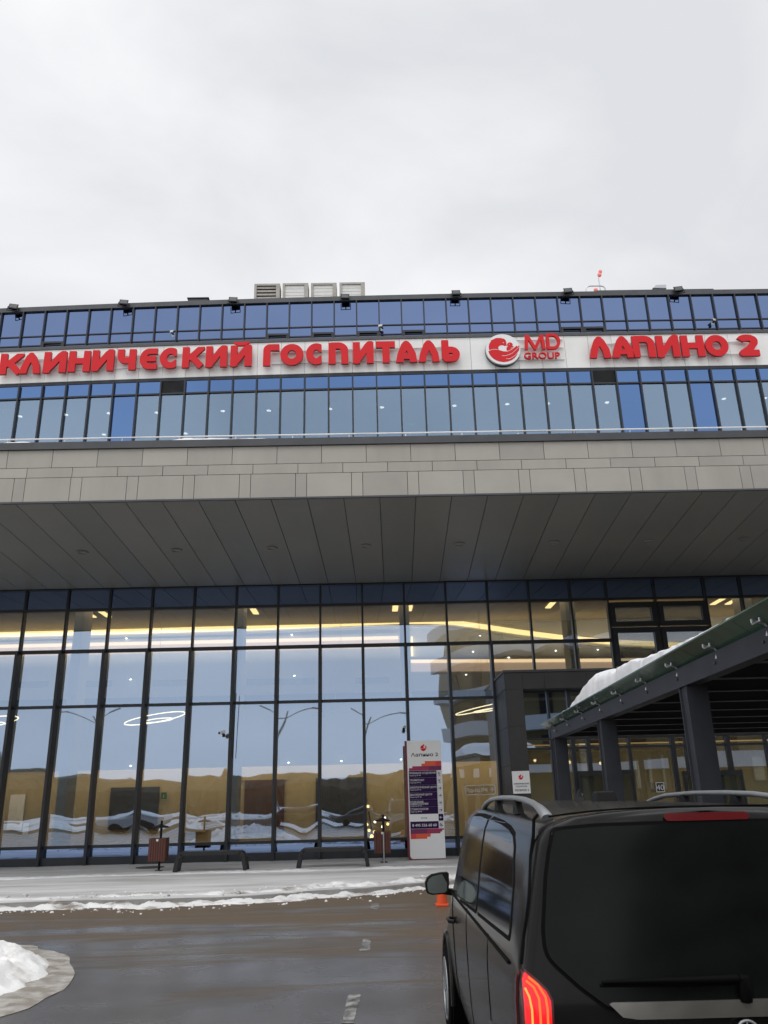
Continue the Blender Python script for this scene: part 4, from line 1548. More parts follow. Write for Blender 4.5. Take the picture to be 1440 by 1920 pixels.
# door leaves: dark frames with tall white pull handles
for (pa, pb) in ((1083, 1188), (1280, 1392)):
    xa, xb = A(pa, 1450, GYP - .12).x, A(pb, 1450, GYP - .12).x
    zd = A(pa, 1446, GYP - .12).z
    m = MB()
    m.box(xa, xb, GYP - .16, GYP - .1, zd - .14, zd)
    xm_ = (xa + xb) / 2
    for x in (xa, xm_ - .09, xm_ + .003, xb - .087):
        m.box(x, x + .087, GYP - .16, GYP - .1, .12, zd - .143)
    m.box(xa, xb, GYP - .16, GYP - .1, .115, .3)
    dr = m.build('door', MT['frame'], pt)
    MB().box(xa + .09, xm_ - .093, GYP - .14, GYP - .12, .303, zd - .145).build('glass', MT['hall_glass'], dr)
    MB().box(xm_ + .093, xb - .09, GYP - .14, GYP - .12, .303, zd - .145).build('glass', MT['hall_glass'], dr)
    for x in (xm_ - .06, xa + .05, xm_ + .06):
        MB().cyl((x, GYP - .22, .9), (x, GYP - .22, 1.9), .018, 8).build('handle', MT['steel'], dr)
# inside the portal
MB().box(xo - .1, PXR, 29.6, 29.8, .1, zo).build('inner_wall', MT['ochre'], pt)
MB().box(xo - .1, PXR, GYP + .1, 29.6, .06, .13).build('inner_floor', MT['lobby_floor'], pt)
MB().box(xo - .1, PXR, GYP + .1, 29.59, 3.55, 3.65).build('inner_ceiling', MT['lobby_ceiling'], pt)
for (pa, pb, y0, y1, mt_) in ((1190, 1204, 1427, 1478, 'lobby_white'), (1214, 1227, 1421, 1480, 'lobby_white'), (1240, 1252, 1416, 1480, 'lobby_white'), (1266, 1278, 1412, 1475, 'lobby_white'), (1410, 1437, 1419, 1463, 'lobby_white'), (1335, 1350, 1425, 1440, 'lobby_white')):
    a, b = A(pa, y0, 29.5), A(pb, y1, 29.5)
    MB().box(a.x, b.x, 29.52, 29.58, b.z, a.z).build('wall_panel', MT[mt_], pt)
first = None
for (px, py) in ((1003, 1426), (1068, 1429), (1126, 1431), (1320, 1429)):
    p = A(px, py, 28.2)
    if first is None:
        first = thing('porch_lamp', 'small warm round lamp inside the entrance behind the porch posts', 'ceiling lamp', p, 'warm lamps inside the entrance')
        MB().ball(p, .05, 10, 6).build('bulb', emission('warm bulb', (1.0, .72, .35), 6), first)
        MB().cyl(p + Vector((0, 0, .03)), (p.x, p.y, 3.55), .006, 5).build('stem', MT['steel'], first)
    else:
        again(first, p)
# added wide fill strengthening the light of the round lamps inside the entrance
lamp_area('entrance_fill', (11, 27.0, 3.5), (12, .4), (0, .6, -1), 330, (1.0, .82, .5), pt)

# number plate 40 and hospital plaque, glass lettering
a, b = A(1229, 1467, GYP - .25), A(1247, 1485, GYP - .25)
t = thing('number_sign', 'small dark number 40 sign with white outline by the entrance doors', 'sign', ((a.x + b.x) / 2, a.y, b.z))
MB().box(a.x, b.x, a.y, a.y + .02, b.z, a.z).build('plate', MT['frame'], t)
bw = .018
m = MB()
m.box(a.x, b.x, a.y - .006, a.y - .001, a.z - bw, a.z).box(a.x, b.x, a.y - .006, a.y - .001, b.z, b.z + bw)
m.box(a.x, a.x + bw, a.y - .006, a.y - .001, b.z + bw, a.z - bw).box(b.x - bw, b.x, a.y - .006, a.y - .001, b.z + bw, a.z - bw)
m.build('border', MT['white_ink'], t)
text('40', (a.x + b.x) / 2, (a.z + b.z) / 2, .17, MT['white_ink'], t, a.y - .006)
MB().cyl(((a.x + b.x) / 2, a.y + .021, b.z + .1), ((a.x + b.x) / 2, GYP - .06, b.z + .1), .01, 6).build('bracket', MT['steel'], t)


def mark_sdf(X, Z):     # small emblem: curled bird in a round body
    E = lambda cx, cz, rx, rz: (np.hypot((X - cx) / rx, (Z - cz) / rz) - 1) * min(rx, rz)
    d = np.minimum(E(-.1, -.1, .85, .85), E(.05, .72, .28, .26))
    d = np.maximum(d, -E(.25, .25, .28, .30))
    d = np.maximum(d, -sd_poly(X, Z, [(.3, .3), (.2, 1.1), (1.2, 1.1), (1.2, .3), (.9, .42), (.62, .30), (.5, .5)]))
    d = np.minimum(d, sd_poly(X, Z, [(.45, .05), (.55, .5), (.72, .62), (.78, .35), (1.0, .05), (.7, -.4)]))
    d = np.maximum(d, -(np.abs(Z + .18 - .18 * X) - .045 + 0 * X))
    return d


a, b = A(959.5, 1446, PY0 - .06), A(995.5, 1487.5, PY0 - .06)
t = thing('wall_plaque', 'white plaque with red emblem and hospital name beside the dark portal', 'sign', ((a.x + b.x) / 2, a.y, b.z))
MB().box(a.x, b.x, a.y, a.y + .03, b.z, a.z).build('plate', MT['sign_white'], t, bevel=.004)
MB().box(a.x + .1, b.x - .1, a.y + .031, PY0, b.z + .1, a.z - .1).build('spacer', MT['steel'], t)
W_, H_ = b.x - a.x, a.z - b.z
cx = (a.x + b.x) / 2
rr = .12 * H_
ms_mesh(mark_sdf, (-1.05, 1.1, -1.05, 1.05), .07, lambda u, v: (cx + u * rr, a.y - .006, a.z - .27 * H_ + v * rr), lambda u, v: (cx + u * rr, a.y - .001, a.z - .27 * H_ + v * rr)).build('emblem', MT['red'], t)
text('КЛИНИЧЕСКИЙ', cx, a.z - .565 * H_, .055 * H_ * 1.25, MT['ink'], t, a.y - .006, width=.84 * W_, bold=.01)
text('ГОСПИТАЛЬ', cx, a.z - .685 * H_, .055 * H_ * 1.25, MT['ink'], t, a.y - .006, width=.66 * W_, bold=.01)
text('ЛАПИНО 2', cx, a.z - .85 * H_, .095 * H_, MT['ink'], t, a.y - .006, width=.80 * W_, bold=.015)

a, b = A(872, 1473, DG - .13), A(929, 1489, DG - .13)
t = thing('window_sign', 'white outlined lettering Подъезд №40 with arrow on the lobby glass', 'sign', ((a.x + b.x) / 2, a.y, b.z))
m = MB()
cx, cz = (a.x + b.x) / 2, (a.z + b.z) / 2
hw, hh2 = (b.x - a.x) / 2, (a.z - b.z) / 2
loop = []
for sx, sz, a0 in ((1, 1, 0), (-1, 1, 90), (-1, -1, 180), (1, -1, 270)):
    for k in range(5):
        aa = R(a0 + 90 * k / 4)
        loop.append((cx + sx * (hw - .05) + .05 * math.cos(aa), a.y, cz + sz * (hh2 - .05) + .05 * math.sin(aa)))
m.tube(loop, .014, 6, closed=True)
m.build('border', MT['film_white'], t)
text('Подъезд №40', cx - .10, cz, .125, MT['film_white'], t, a.y - .003, width=2 * hw * .72)
m = MB().beam((cx + hw * .68, a.y, cz), (cx + hw * .88, a.y, cz), .008, .018)
m.beam((cx + hw * .78, a.y, cz + .06), (cx + hw * .89, a.y, cz), .008, .018).beam((cx + hw * .78, a.y, cz - .06), (cx + hw * .89, a.y, cz), .008, .018)
m.build('arrow', MT['film_white'], t)
MB().box(cx - hw - .02, cx + hw + .02, a.y + .02, a.y + .03, cz - hh2 - .02, cz + hh2 + .02).build('film', glass('clear sign film', (.3, .3, .3), (.93, .93, .93), .04), t)
for s in (-1, 1):
    MB().cyl((cx + s * hw * .9, a.y + .031, cz), (cx + s * hw * .9, DG - .01, cz), .012, 6).build('stud', MT['steel'], t)

# cameras on the lobby mullions
camera_unit(417, 1373, DG - .3, 'white camera on a lobby mullion at the fifth glass bay, facing left', -1, .62, True, False)
camera_unit(758, 1364, DG - .3, 'small dark fronted camera on the lobby mullion above the pylon sign', -.2, .55, True, False)
m = MB().tube([A(443, 1300, DG - .35), A(441, 1330, DG - .36), A(438, 1380, DG - .36), A(436, 1420, DG - .34)], .012, 6)
tag(m.build('hanging_cable', MT['black']), 'thin dark cable hanging beside a lobby mullion near the left camera', 'cable')


# ================================================================== porch: steel frame with glass roof
BX = 4.5
PC = thing('entrance_porch', 'grey steel porch with green glass edge and dark roof beams at the entrance', 'porch', (BX, 21, 0))
YF, YN = 21.0, 4.6


def zbeam(y):
    return 3.215 + (3.385 - 3.215) * (21 - y) / 12.0


def zbt(y):
    return 3.475 + (3.66 - 3.475) * (21 - y) / 12.0


RX = 13.0
for x in (BX, RX):
    m = MB()
    m.hexa([(x - .10, YF, zbeam(YF)), (x + .10, YF, zbeam(YF)), (x + .10, YN, zbeam(YN)), (x - .10, YN, zbeam(YN)),
            (x - .10, YF, zbeam(YF) + .035), (x + .10, YF, zbeam(YF) + .035), (x + .10, YN, zbeam(YN) + .035), (x - .10, YN, zbeam(YN) + .035)])
    m.hexa([(x - .085, YF, zbeam(YF) + .035), (x + .085, YF, zbeam(YF) + .035), (x + .085, YN, zbeam(YN) + .035), (x - .085, YN, zbeam(YN) + .035),
            (x - .085, YF, zbt(YF)), (x + .085, YF, zbt(YF)), (x + .085, YN, zbt(YN)), (x - .085, YN, zbt(YN))])
    m.build('edge_beam', MT['canopy_steel'], PC)
for x in (BX + .06, RX):
    for y in (20.75, 16.4, 11.75, 7.2):
        m = MB()
        w = .15
        zt_ = zbeam(y) - .003
        m.box(x - w, x + w, y - .15, y - .125, 0, zt_).box(x - w, x + w, y + .125, y + .15, 0, zt_).box(x - w + .03, x + w - .03, y - .124, y + .124, 0, zt_)
        m.build('post', MT['canopy_steel'], PC)
n = 12
for i in range(n):
    y = 20.4 - i * 1.32
    z = zbt(y) - .16
    m = MB()
    m.box(BX + .11, RX - .11, y - .05, y + .05, z - .08, z + .10)
    m.box(BX + .11, RX - .11, y - .09, y + .09, z - .095, z - .081)
    m.build('roof_beam', MT['canopy_steel'], PC)
for y in np.linspace(20.3, 6.3, 11):
    MB().cyl((BX - .103, y, zbeam(y) + .13), (BX - .09, y, zbeam(y) + .13), .022, 8).build('bolt', MT['coping'], PC)
# glass roof sheet and its tilted green edge strip
gg = mat('green porch glass', (0.10, 0.175, 0.135), 0.12, spec=0.6, var=.35, vscale=.7)
EX = 4.22


def zed(y):
    return 3.60 + (3.86 - 3.60) * (20.9 - y) / 12.4


m = MB()
m.hexa([(BX + .0, YF, zbt(YF) + .01), (RX, YF, zbt(YF) + .05), (RX, YN, zbt(YN) + .05), (BX, YN, zbt(YN) + .01),
        (BX + .0, YF, zbt(YF) + .03), (RX, YF, zbt(YF) + .07), (RX, YN, zbt(YN) + .07), (BX, YN, zbt(YN) + .03)])
m.build('roof_sheet', mat('dark roof sheet', (.02, .025, .024), .5, var=.2), PC)
gp = [21.35 - 1.7 * k for k in range(11)]
for ya, yb5 in zip(gp[:-1], gp[1:]):
    m = MB()
    e = .006
    m.hexa([(EX, ya - e, zed(ya)), (BX - .02, ya - e, zbt(ya) + .008), (BX - .02, yb5 + e, zbt(yb5) + .008), (EX, yb5 + e, zed(yb5)),
            (EX, ya - e, zed(ya) + .02), (BX - .02, ya - e, zbt(ya) + .028), (BX - .02, yb5 + e, zbt(yb5) + .028), (EX, yb5 + e, zed(yb5) + .02)])
    m.build('edge_glass', gg, PC)
for i in range(11):
    y = 20.6 - i * 1.45
    xm2 = (EX + BX) / 2 - .02
    zm = (zed(y) + zbt(y)) / 2 - .035
    m = MB()
    m.tube([(xm2 - .07, y, zm + .02), (xm2 + .07, y, zm - .02)], .012, 6).tube([(xm2 - .02, y - .09, zm), (xm2 - .02, y + .09, zm)], .012, 6)
    m.tube([(xm2 + .07, y, zm - .02), (xm2 + .10, y, zm - .06), (BX - .09, y, zbt(y) - .10)], .014, 6)
    for (dx, dy) in ((-.07, 0), (-.02, .09), (-.02, -.09)):
        m.cyl((xm2 + dx, y + dy, zm - .01), (xm2 + dx, y + dy, zm + .035), .014, 6)
    m.build('glass_clamp', MT['steel'], PC)


# snow lying on the porch roof: a thick cushion towards the far end, a thin sheet nearer
def psnow(u, v):
    y = 19.9 - (19.9 - 4.7) * u
    hump = .07 + .50 * math.exp(-((y - 16.5) / 1.15) ** 2) + .30 * math.exp(-((y - 14.2) / 1.5) ** 2) + .12 * math.exp(-((y - 12.2) / 1.3) ** 2)
    start = min(1, (19.9 - y) / 1.6) ** 1.2 if y > 18.3 else 1
    h = (hump * (1 + .22 * fbm(y * 1.1, v * 3, 2)) + .02 * fbm(y * 5, v * 6)) * start
    a = v * math.pi
    x = EX + .03 + (1 - math.cos(a)) * .5 * 2.6 + .05 * fbm(y * 2, v * 4, 6)
    base = zed(y) + .02 - (x - EX) * .30 * (1 if x < BX else 0) - (.08 if x >= BX else 0)
    base = max(base, zbt(y) + .05) if x >= BX - .1 else base
    prof = math.sin(a) ** .42 if 0 < v < 1 else 0
    return (x + .07 * prof * (h > .3) * fbm(y * 2.5, v * 9, 11), y, base + h * prof * (1 + .15 * math.sin(v * 7)))


tag(MB().grid(psnow, 200, 26).build('snow_heap', MT['snow'], smooth=True), 'thick white snow cushion lying on the green glass edge of the porch roof', 'snow heap')


# ================================================================== street furniture
def bench(xa, xb, y0, label):
    t = thing('bench', label, 'bench', ((xa + xb) / 2, y0, .1), 'black benches in front of the lobby glass')
    ztop = .60
    for yy, nm in ((y0, 'front_frame'), (y0 + .45, 'rear_frame')):
        m = MB()
        pts = [(xa - .03, yy, .1), (xa + .03, yy, ztop - .16), (xa + .12, yy, ztop - .03), (xb - .12, yy, ztop - .03), (xb - .03, yy, ztop - .16), (xb + .03, yy, .1)]
        for a, b in zip(pts[:-1], pts[1:]):
            m.beam(a, b, .10, .10, up=(0, 1, 0))
        m.build('frame', MT['bench'], t)
    m = MB()
    for k in range(7):
        y = y0 + .055 + k * .052
        m.box(xa + .10, xb - .10, y, y + .042, ztop - .06, ztop + .012)
    m.build('seat', MT['bench'], t, bevel=.006)
    m = MB()
    for s in (0, 1):
        x = xa if s == 0 else xb
        m.box(x - .03 + .0, x + .03, y0 + .052, y0 + .398, .1, .14)
    m.build('foot_bar', MT['bench'], t)
    return t


bench(A(330, 1636, 24.8).x, A(461, 1630, 25.1).x, 24.75, 'long black bench right of the left brown bin')
bench(A(560, 1629, 24.9).x, A(688, 1623, 25.3).x, 25.0, 'long black bench between the left bench and the right brown bin')


def bin_(px, py, y0, label):
    p = A(px, py, y0)
    x = p.x
    t = thing('litter_bin', label, 'bin', (x, y0, .1), 'brown slatted bins in front of the lobby')
    m = MB()
    w = .235
    n = 7
    for k in range(n):
        xa = x - w + 2 * w * k / n
        for yy in (y0 - .2, y0 + .2):
            m.box(xa + .006, xa + 2 * w / n - .006, yy - .012, yy + .012, .37, .98)
    for k in range(6):
        ya = y0 - .2 + .4 * k / 6
        for xx in (x - w, x + w):
            m.box(xx - .012, xx + .012, ya + .014, ya + .4 / 6 - .006, .37, .98)
    m.build('slat_box', MT['wood'], t)
    MB().box(x - w + .02, x + w - .02, y0 - .18, y0 + .18, .39, .95).build('liner', MT['black'], t)
    MB().tube([(x + .04, y0 + .0, .1), (x + .04, y0, 1.40)], .035, 10).build('pole', MT['black'], t)
    MB().tube([(x + .04, y0, .1), (x + .04, y0, .13)], .11, 14).build('foot_plate', MT['coping'], t)
    MB().tube([(x + .02, y0, 1.255), (x + .02, y0, 1.29), (x + .02, y0, 1.33), (x + .02, y0, 1.35)], [.235, .225, .09, .05], 20).build('rain_cap', MT['black'], t)
    MB().ball((x + .04, y0, 1.42), .035, 8, 6).build('knob', MT['black'], t)
    MB().box(x - .03, x + .03, y0 - .225, y0 - .213, .90, .96).build('label_plate', MT['white_plastic'], t)
    return t, x


bin_(297, 1600, 25.3, 'brown slatted litter bin with dark cap left of both benches')
t2, xb2 = bin_(717, 1590, 26.3, 'brown slatted litter bin with dark cap between the right bench and the pylon sign')
MB().cyl((xb2 + .04, 26.06, .1), (xb2 + .04, 26.06, .95), .018, 8).build('front_pole', MT['steel'], t2)
p = AZ(281, 1625.5, .125)
m = MB()
m.tube([(p.x, p.y, .112), (p.x, p.y, .122)], .42, 28)
m.build('bin_shadow', MT['shadow'], kind='structure')  # dark disc painted as the bin's shadow on the pavement

# pylon sign
YP = 27.0
a, b = A(768, 1389, YP), A(829, 1610, YP)
sx0 = A(766, 1500, YP).x
sx1 = A(831, 1500, YP).x
sz1, sz0 = a.z, A(800, 1610, YP).z
PW, PH = sx1 - sx0, sz1 - sz0
PS = thing('pylon_sign', 'tall white direction pylon with purple rows and maroon edge before the lobby', 'sign', ((sx0 + sx1) / 2, YP, .1))


def rounded(x0, x1, z0, z1, rbl, rtr, n=8):
    pts = [(x1, z0)]
    pts += [(x1 - rtr + rtr * math.cos(R(90 * k / n)), z1 - rtr + rtr * math.sin(R(90 * k / n))) for k in range(n + 1)]
    pts += [(x0, z1)]
    pts += [(x0 + rbl - rbl * math.cos(R(90 * k / n)), z0 + rbl - rbl * math.sin(R(90 * k / n))) for k in range(n + 1)]
    return pts


MB().prism(rounded(sx0, sx1, sz0, sz1, .10, .12), lambda u, v: (u, YP, v), lambda u, v: (u, YP + .10, v)).build('panel', MT['sign_white'], PS, recalc=True)
MB().prism(rounded(sx0 - .065, sx1, sz0 - .065, sz1 - .005, .15, .10), lambda u, v: (u, YP + .02, v), lambda u, v: (u, YP + .30, v)).build('back_case', MT['maroon'], PS, recalc=True)
MB().box(sx0 + .1, sx1 - .03, YP + .04, YP + .28, .05, sz0 - .065).build('plinth', MT['concrete'], PS)
pu = lambda u: sx0 + PW * u
pv_ = lambda v: sz1 - PH * v


def pbox(u0, u1, v0, v1, material, nm, d=.006):
    MB().box(pu(u0), pu(u1), YP - d, YP - .0015, pv_(v1), pv_(v0)).build(nm, MT[material], PS)


rr = .031 * PH
ms_mesh(mark_sdf, (-1.05, 1.1, -1.05, 1.05), .06, lambda u, v: (pu(.49) + u * rr, YP - .006, pv_(.064) + v * rr), lambda u, v: (pu(.49) + u * rr, YP - .002, pv_(.064) + v * rr)).build('emblem', MT['red'], PS)
text('Λапино 2', pu(.51), pv_(.124), .031 * PH, MT['ink'], PS, YP - .006, width=.80 * PW, bold=.014)
pbox(.51, .82, .182, .203, 'orange', 'colour_bar')
pbox(.41, .82, .2031, .224, 'orange', 'colour_bar')
pbox(.8201, .985, .182, .224, 'orange_red', 'colour_bar')
pbox(.14, .62, .2245, .240, 'magenta', 'colour_bar')
pbox(.04, .62, .2401, .262, 'magenta', 'colour_bar')
pbox(.6201, .985, .2245, .262, 'plum', 'colour_bar')
rows = [('ПРИЕМНОЕ ОТДЕЛЕНИЕ', 'подъезд № 40', 'up'), ('ТРАВМПУНКТ', 'подъезд № 40', 'up'), ('ОНКОЛОГИЧЕСКИЙ ЦЕНТР', 'подъезд № 40', 'r'), ('ДИАЛИЗНЫЙ ЦЕНТР', 'подъезд № 40', 'r'),
        ('ОТДЕЛЕНИЕ\nХИМИОТЕРАПИИ', 'подъезд № 40', 'r'), ('СТОМАТОЛОГИЯ', 'подъезд № 40', 'r')]
v0, dv = .2635, .0615


def arrow_mesh(kind, u, v, material):
    x, z = pu(u), pv_(v)
    s = .042
    m = MB()
    y = YP - .012
    if kind == 'r' or kind == 'l':
        k = 1 if kind == 'r' else -1
        m.beam((x - s * k, y, z), (x + s * k, y, z), .014, .004, up=(0, 1, 0))
        m.beam((x + k * s * .2, y, z + s * .75), (x + s * k, y, z), .014, .004, up=(0, 1, 0)).beam((x + k * s * .2, y, z - s * .75), (x + s * k, y, z), .014, .004, up=(0, 1, 0))
    else:
        m.beam((x - s * .2, y, z - s), (x - s * .2, y, z + s), .014, .004, up=(0, 1, 0)).beam((x - s * .2, y, z - s), (x + s * .8, y, z - s), .014, .004, up=(0, 1, 0))
        m.beam((x - s * .9, y, z + s * .35), (x - s * .2, y, z + s), .014, .004, up=(0, 1, 0)).beam((x + s * .5, y, z + s * .35), (x - s * .2, y, z + s), .014, .004, up=(0, 1, 0))
    m.build('arrow', MT[material], PS)


for k, (t1_, t2_, ar) in enumerate(rows):
    va = v0 + dv * k
    pbox(.03, .84, va + .0004, va + dv - .0006, 'purple', 'sign_row')
    pbox(.846, .985, va + .002, va + dv - .002, 'white_ink', 'arrow_tile')
    lines = t1_.split('\n')
    for j, ln in enumerate(lines):
        text(ln, pu(.045), pv_(va + .020 + .0175 * j), .0165 * PH, MT['white_ink'], PS, YP - .010, align='LEFT', width=PW * min(.78, .043 * len(ln)), bold=.012)
    text(t2_, pu(.045), pv_(va + .040 + .0135 * (len(lines) - 1)), .0115 * PH, MT['white_ink'], PS, YP - .010, align='LEFT', width=PW * .33)
    arrow_mesh(ar, .915, va + dv * .5, 'purple')
ve = v0 + dv * 6
pbox(.846, .985, ve + .002, ve + dv - .002, 'purple', 'arrow_tile')
arrow_mesh('l', .915, ve + dv * .5, 'white_ink')
text('выезд', pu(.43), pv_(ve + dv * .5), .013 * PH, MT['ink'], PS, YP - .006, width=.17 * PW)
va = ve + dv
pbox(.03, .84, va, va + dv - .002, 'purple', 'sign_row')
pbox(.846, .985, va + .002, va + dv - .002, 'white_ink', 'arrow_tile')
text('8 495 526 60 60', pu(.435), pv_(va + dv * .5), .022 * PH, MT['white_ink'], PS, YP - .010, width=.70 * PW, bold=.02)
x, z = pu(.915), pv_(va + dv * .5)
MB().tube([(x + .04 * math.cos(aa), YP - .011, z + .04 * math.sin(aa)) for aa in np.linspace(2.2, 6.0, 14)], .008, 6).tube([(x - .025, YP - .011, z + .04), (x + .03, YP - .011, z - .03)], .011, 6).build('phone_icon', MT['purple'], PS)
vb = va + dv
pbox(.03, .50, vb, vb + .040, 'plum', 'colour_bar')
pbox(.5001, .985, vb, vb + .012, 'magenta', 'colour_bar')
pbox(.5001, .93, vb + .0121, vb + .026, 'magenta', 'colour_bar')
pbox(.5001, .88, vb + .0261, vb + .040, 'magenta', 'colour_bar')
pbox(.03, .18, vb + .0405, vb + .082, 'orange_red', 'colour_bar')
pbox(.1801, .60, vb + .0405, vb + .066, 'orange', 'colour_bar')
pbox(.1801, .50, vb + .0661, vb + .082, 'orange', 'colour_bar')

# traffic post beyond the van
p = AZ(829, 1699, 0.0)
t = thing('traffic_post', 'orange traffic post with white band standing beside the black van mirror', 'traffic post', (p.x, p.y, 0))
MB().tube([(p.x, p.y, .05), (p.x, p.y, .20), (p.x, p.y, .36), (p.x, p.y, .52), (p.x, p.y, .55)], [.10, .095, .085, .075, .045], 20).build('body', MT['cone'], t, smooth=True)
MB().tube([(p.x, p.y, .26), (p.x, p.y, .34)], [.093, .089], 20).build('reflective_band', MT['white_ink'], t, smooth=True)
MB().box(p.x - .12, p.x + .12, p.y - .12, p.y + .12, 0, .049).build('base', MT['cone'], t, bevel=.012)


# ================================================================== the other side of the road (seen in the glass)
def conifer(m, x, y, h, rnd):
    n = 9
    z = 0.0
    tiers = 6
    for k in range(tiers):
        t0 = k / tiers
        r0 = (1 - t0) * h * .20 * rnd.uniform(.8, 1.2)
        z0 = h * (.10 + .86 * t0)
        z1 = min(h, z0 + h * .28)
        ring = []
        for i in range(n):
            a = 2 * math.pi * (i + rnd.random() * .5) / n
            rr = r0 * rnd.uniform(.6, 1.25)
            ring.append((x + rr * math.cos(a), y + rr * math.sin(a), z0 - rnd.uniform(0, .07) * h))
        m.add(ring + [(x + rnd.uniform(-.1, .1), y, z1)], [(i, (i + 1) % n, n) for i in range(n)])
    m.cyl((x, y, 0), (x, y, h * .15), h * .015 + .05, 6)


rnd = random.Random(3)
m = MB()
# the mass of the wood: a deep ridge of crowns, with single tree tops standing out of it


def wood(u, v):
    x = -150 + 290 * u
    h = 4.9 + .8 * fbm(x * .03, 2) + .55 * fbm(x * .35, 7) + .30 * fbm(x * 1.3, 3) + (3.2 * max(0, min(1, (-38 - x) / 25)))
    if v < .3:
        return (x, -57 - 1.2 * fbm(x * .8, v * 9), h * v / .3 * .97)
    return (x, -58 - 24 * (v - .3), h * (1 + .05 * fbm(x * 2, v * 11)) - (h if v > .99 else 0))


m.grid(wood, 900, 9)
for i in range(260):
    x = rnd.uniform(-130, 110)
    conifer(m, x, -59 - rnd.random() * 14, rnd.uniform(4.6, 6.2) + (3.0 if x < -50 else 0), rnd)
tag(m.build('forest', MT['conifer']), 'dark forest edge across the snowy field, mirrored in the lobby glass', 'forest', kind='stuff')


def bank(x0, x1, y0, d, h, seed):
    def fn(u, v):
        x = x0 + (x1 - x0) * u
        prof = (math.sin(math.pi * v) ** .7 if 0 < v < 1 else 0) * min(1, u * 5, (1 - u) * 5)
        return (x, y0 - d * v, -.005 + prof * h * .65 * max(.0, .6 + .9 * fbm(x * .25, v * 2, seed) + .25 * fbm(x * 1.1, v * 5, seed)))
    MB().grid(fn, 110, 14).build('snow_bank', MT['dirty_snow'], smooth=True, kind='structure')


for i, q in enumerate(((-34, -25, -16, 4, 1.3), (-21, -13.5, -18, 3, .9), (-9, -1.5, -15, 4, 1.2), (3, 8, -17, 3, .8), (-44, 5, -47, 4, 1.5))):
    bank(*q, i * 3.3)


def car(x, y, label, paint, heading):
    t = thing('parked_car', label, 'car', (x, y, 0), 'cars parked across the road')
    prof = [(-2.2, .35), (-2.25, .75), (-2.1, .95), (-1.3, 1.02), (-.65, 1.42), (.75, 1.45), (1.5, 1.05), (2.15, .95), (2.25, .6), (2.2, .35)]
    f = lambda k: (lambda u, v: (x + u * heading, y + k * (.86 if v < 1.1 else .68), v))
    MB().prism(prof, f(-1), f(1)).build('body', paint, t, recalc=True, bevel=.08)
    for k in (-1, 1):
        MB().prism([(-1.1, 1.05), (-.58, 1.36), (.68, 1.38), (1.25, 1.07)], lambda u, v: (x + u * heading, y + k * (.875 if v < 1.1 else .70), v), lambda u, v: (x + u * heading, y + k * (.86 if v < 1.1 else .67), v)).build('window', MT['black'], t, recalc=True)
        for wx in (-1.4, 1.4):
            MB().cyl((x + wx, y + k * .70, .32), (x + wx, y + k * .89, .32), .32, 20).build('wheel', MT['black'], t)
    for k in (-1, 1):
        MB().box(x - 2.27 * heading - .02, x - 2.27 * heading + .02, y + k * .62 - .15, y + k * .62 + .15, .68, .82).build('tail_light', MT['beacon'], t)
    return t


car(-6.0, -11.5, 'dark saloon car parked across the road before the snow bank', mat('dark car paint', (.02, .02, .025), .25, coat=.5, var=.1), 1)
car(-1.0, -12.2, 'ochre grey saloon car parked across the road', mat('grey car paint', (.10, .09, .07), .25, coat=.5, var=.1), -1)
car(-19.0, -12.0, 'white saloon car parked across the road on the left', mat('white car paint', (.6, .6, .6), .25, coat=.5, var=.05), 1)

pole = thing('street_lamp', 'tall double armed street lamp standing across the road', 'street lamp', (-27.2, -23, 0), 'street lamps across the road')
MB().tube([(-27.2, -23, 0), (-27.2, -23, 9.6)], [.08, .05], 10).build('pole', MT['louvre'], pole)
for s in (-1, 1):
    MB().tube([(-27.2, -23, 9.0), (-27.2 + s * .8, -23, 9.35), (-27.2 + s * 2.2, -23, 9.95)], .04, 6).build('arm', MT['louvre'], pole)
    MB().beam((-27.2 + s * 2.0, -23, 9.9), (-27.2 + s * 2.9, -23, 10.15), .25, .1).build('lamp_head', MT['louvre'], pole)
again(pole, (-8.2, -23.4, 0))
again(pole, (0.2, -30, 0))

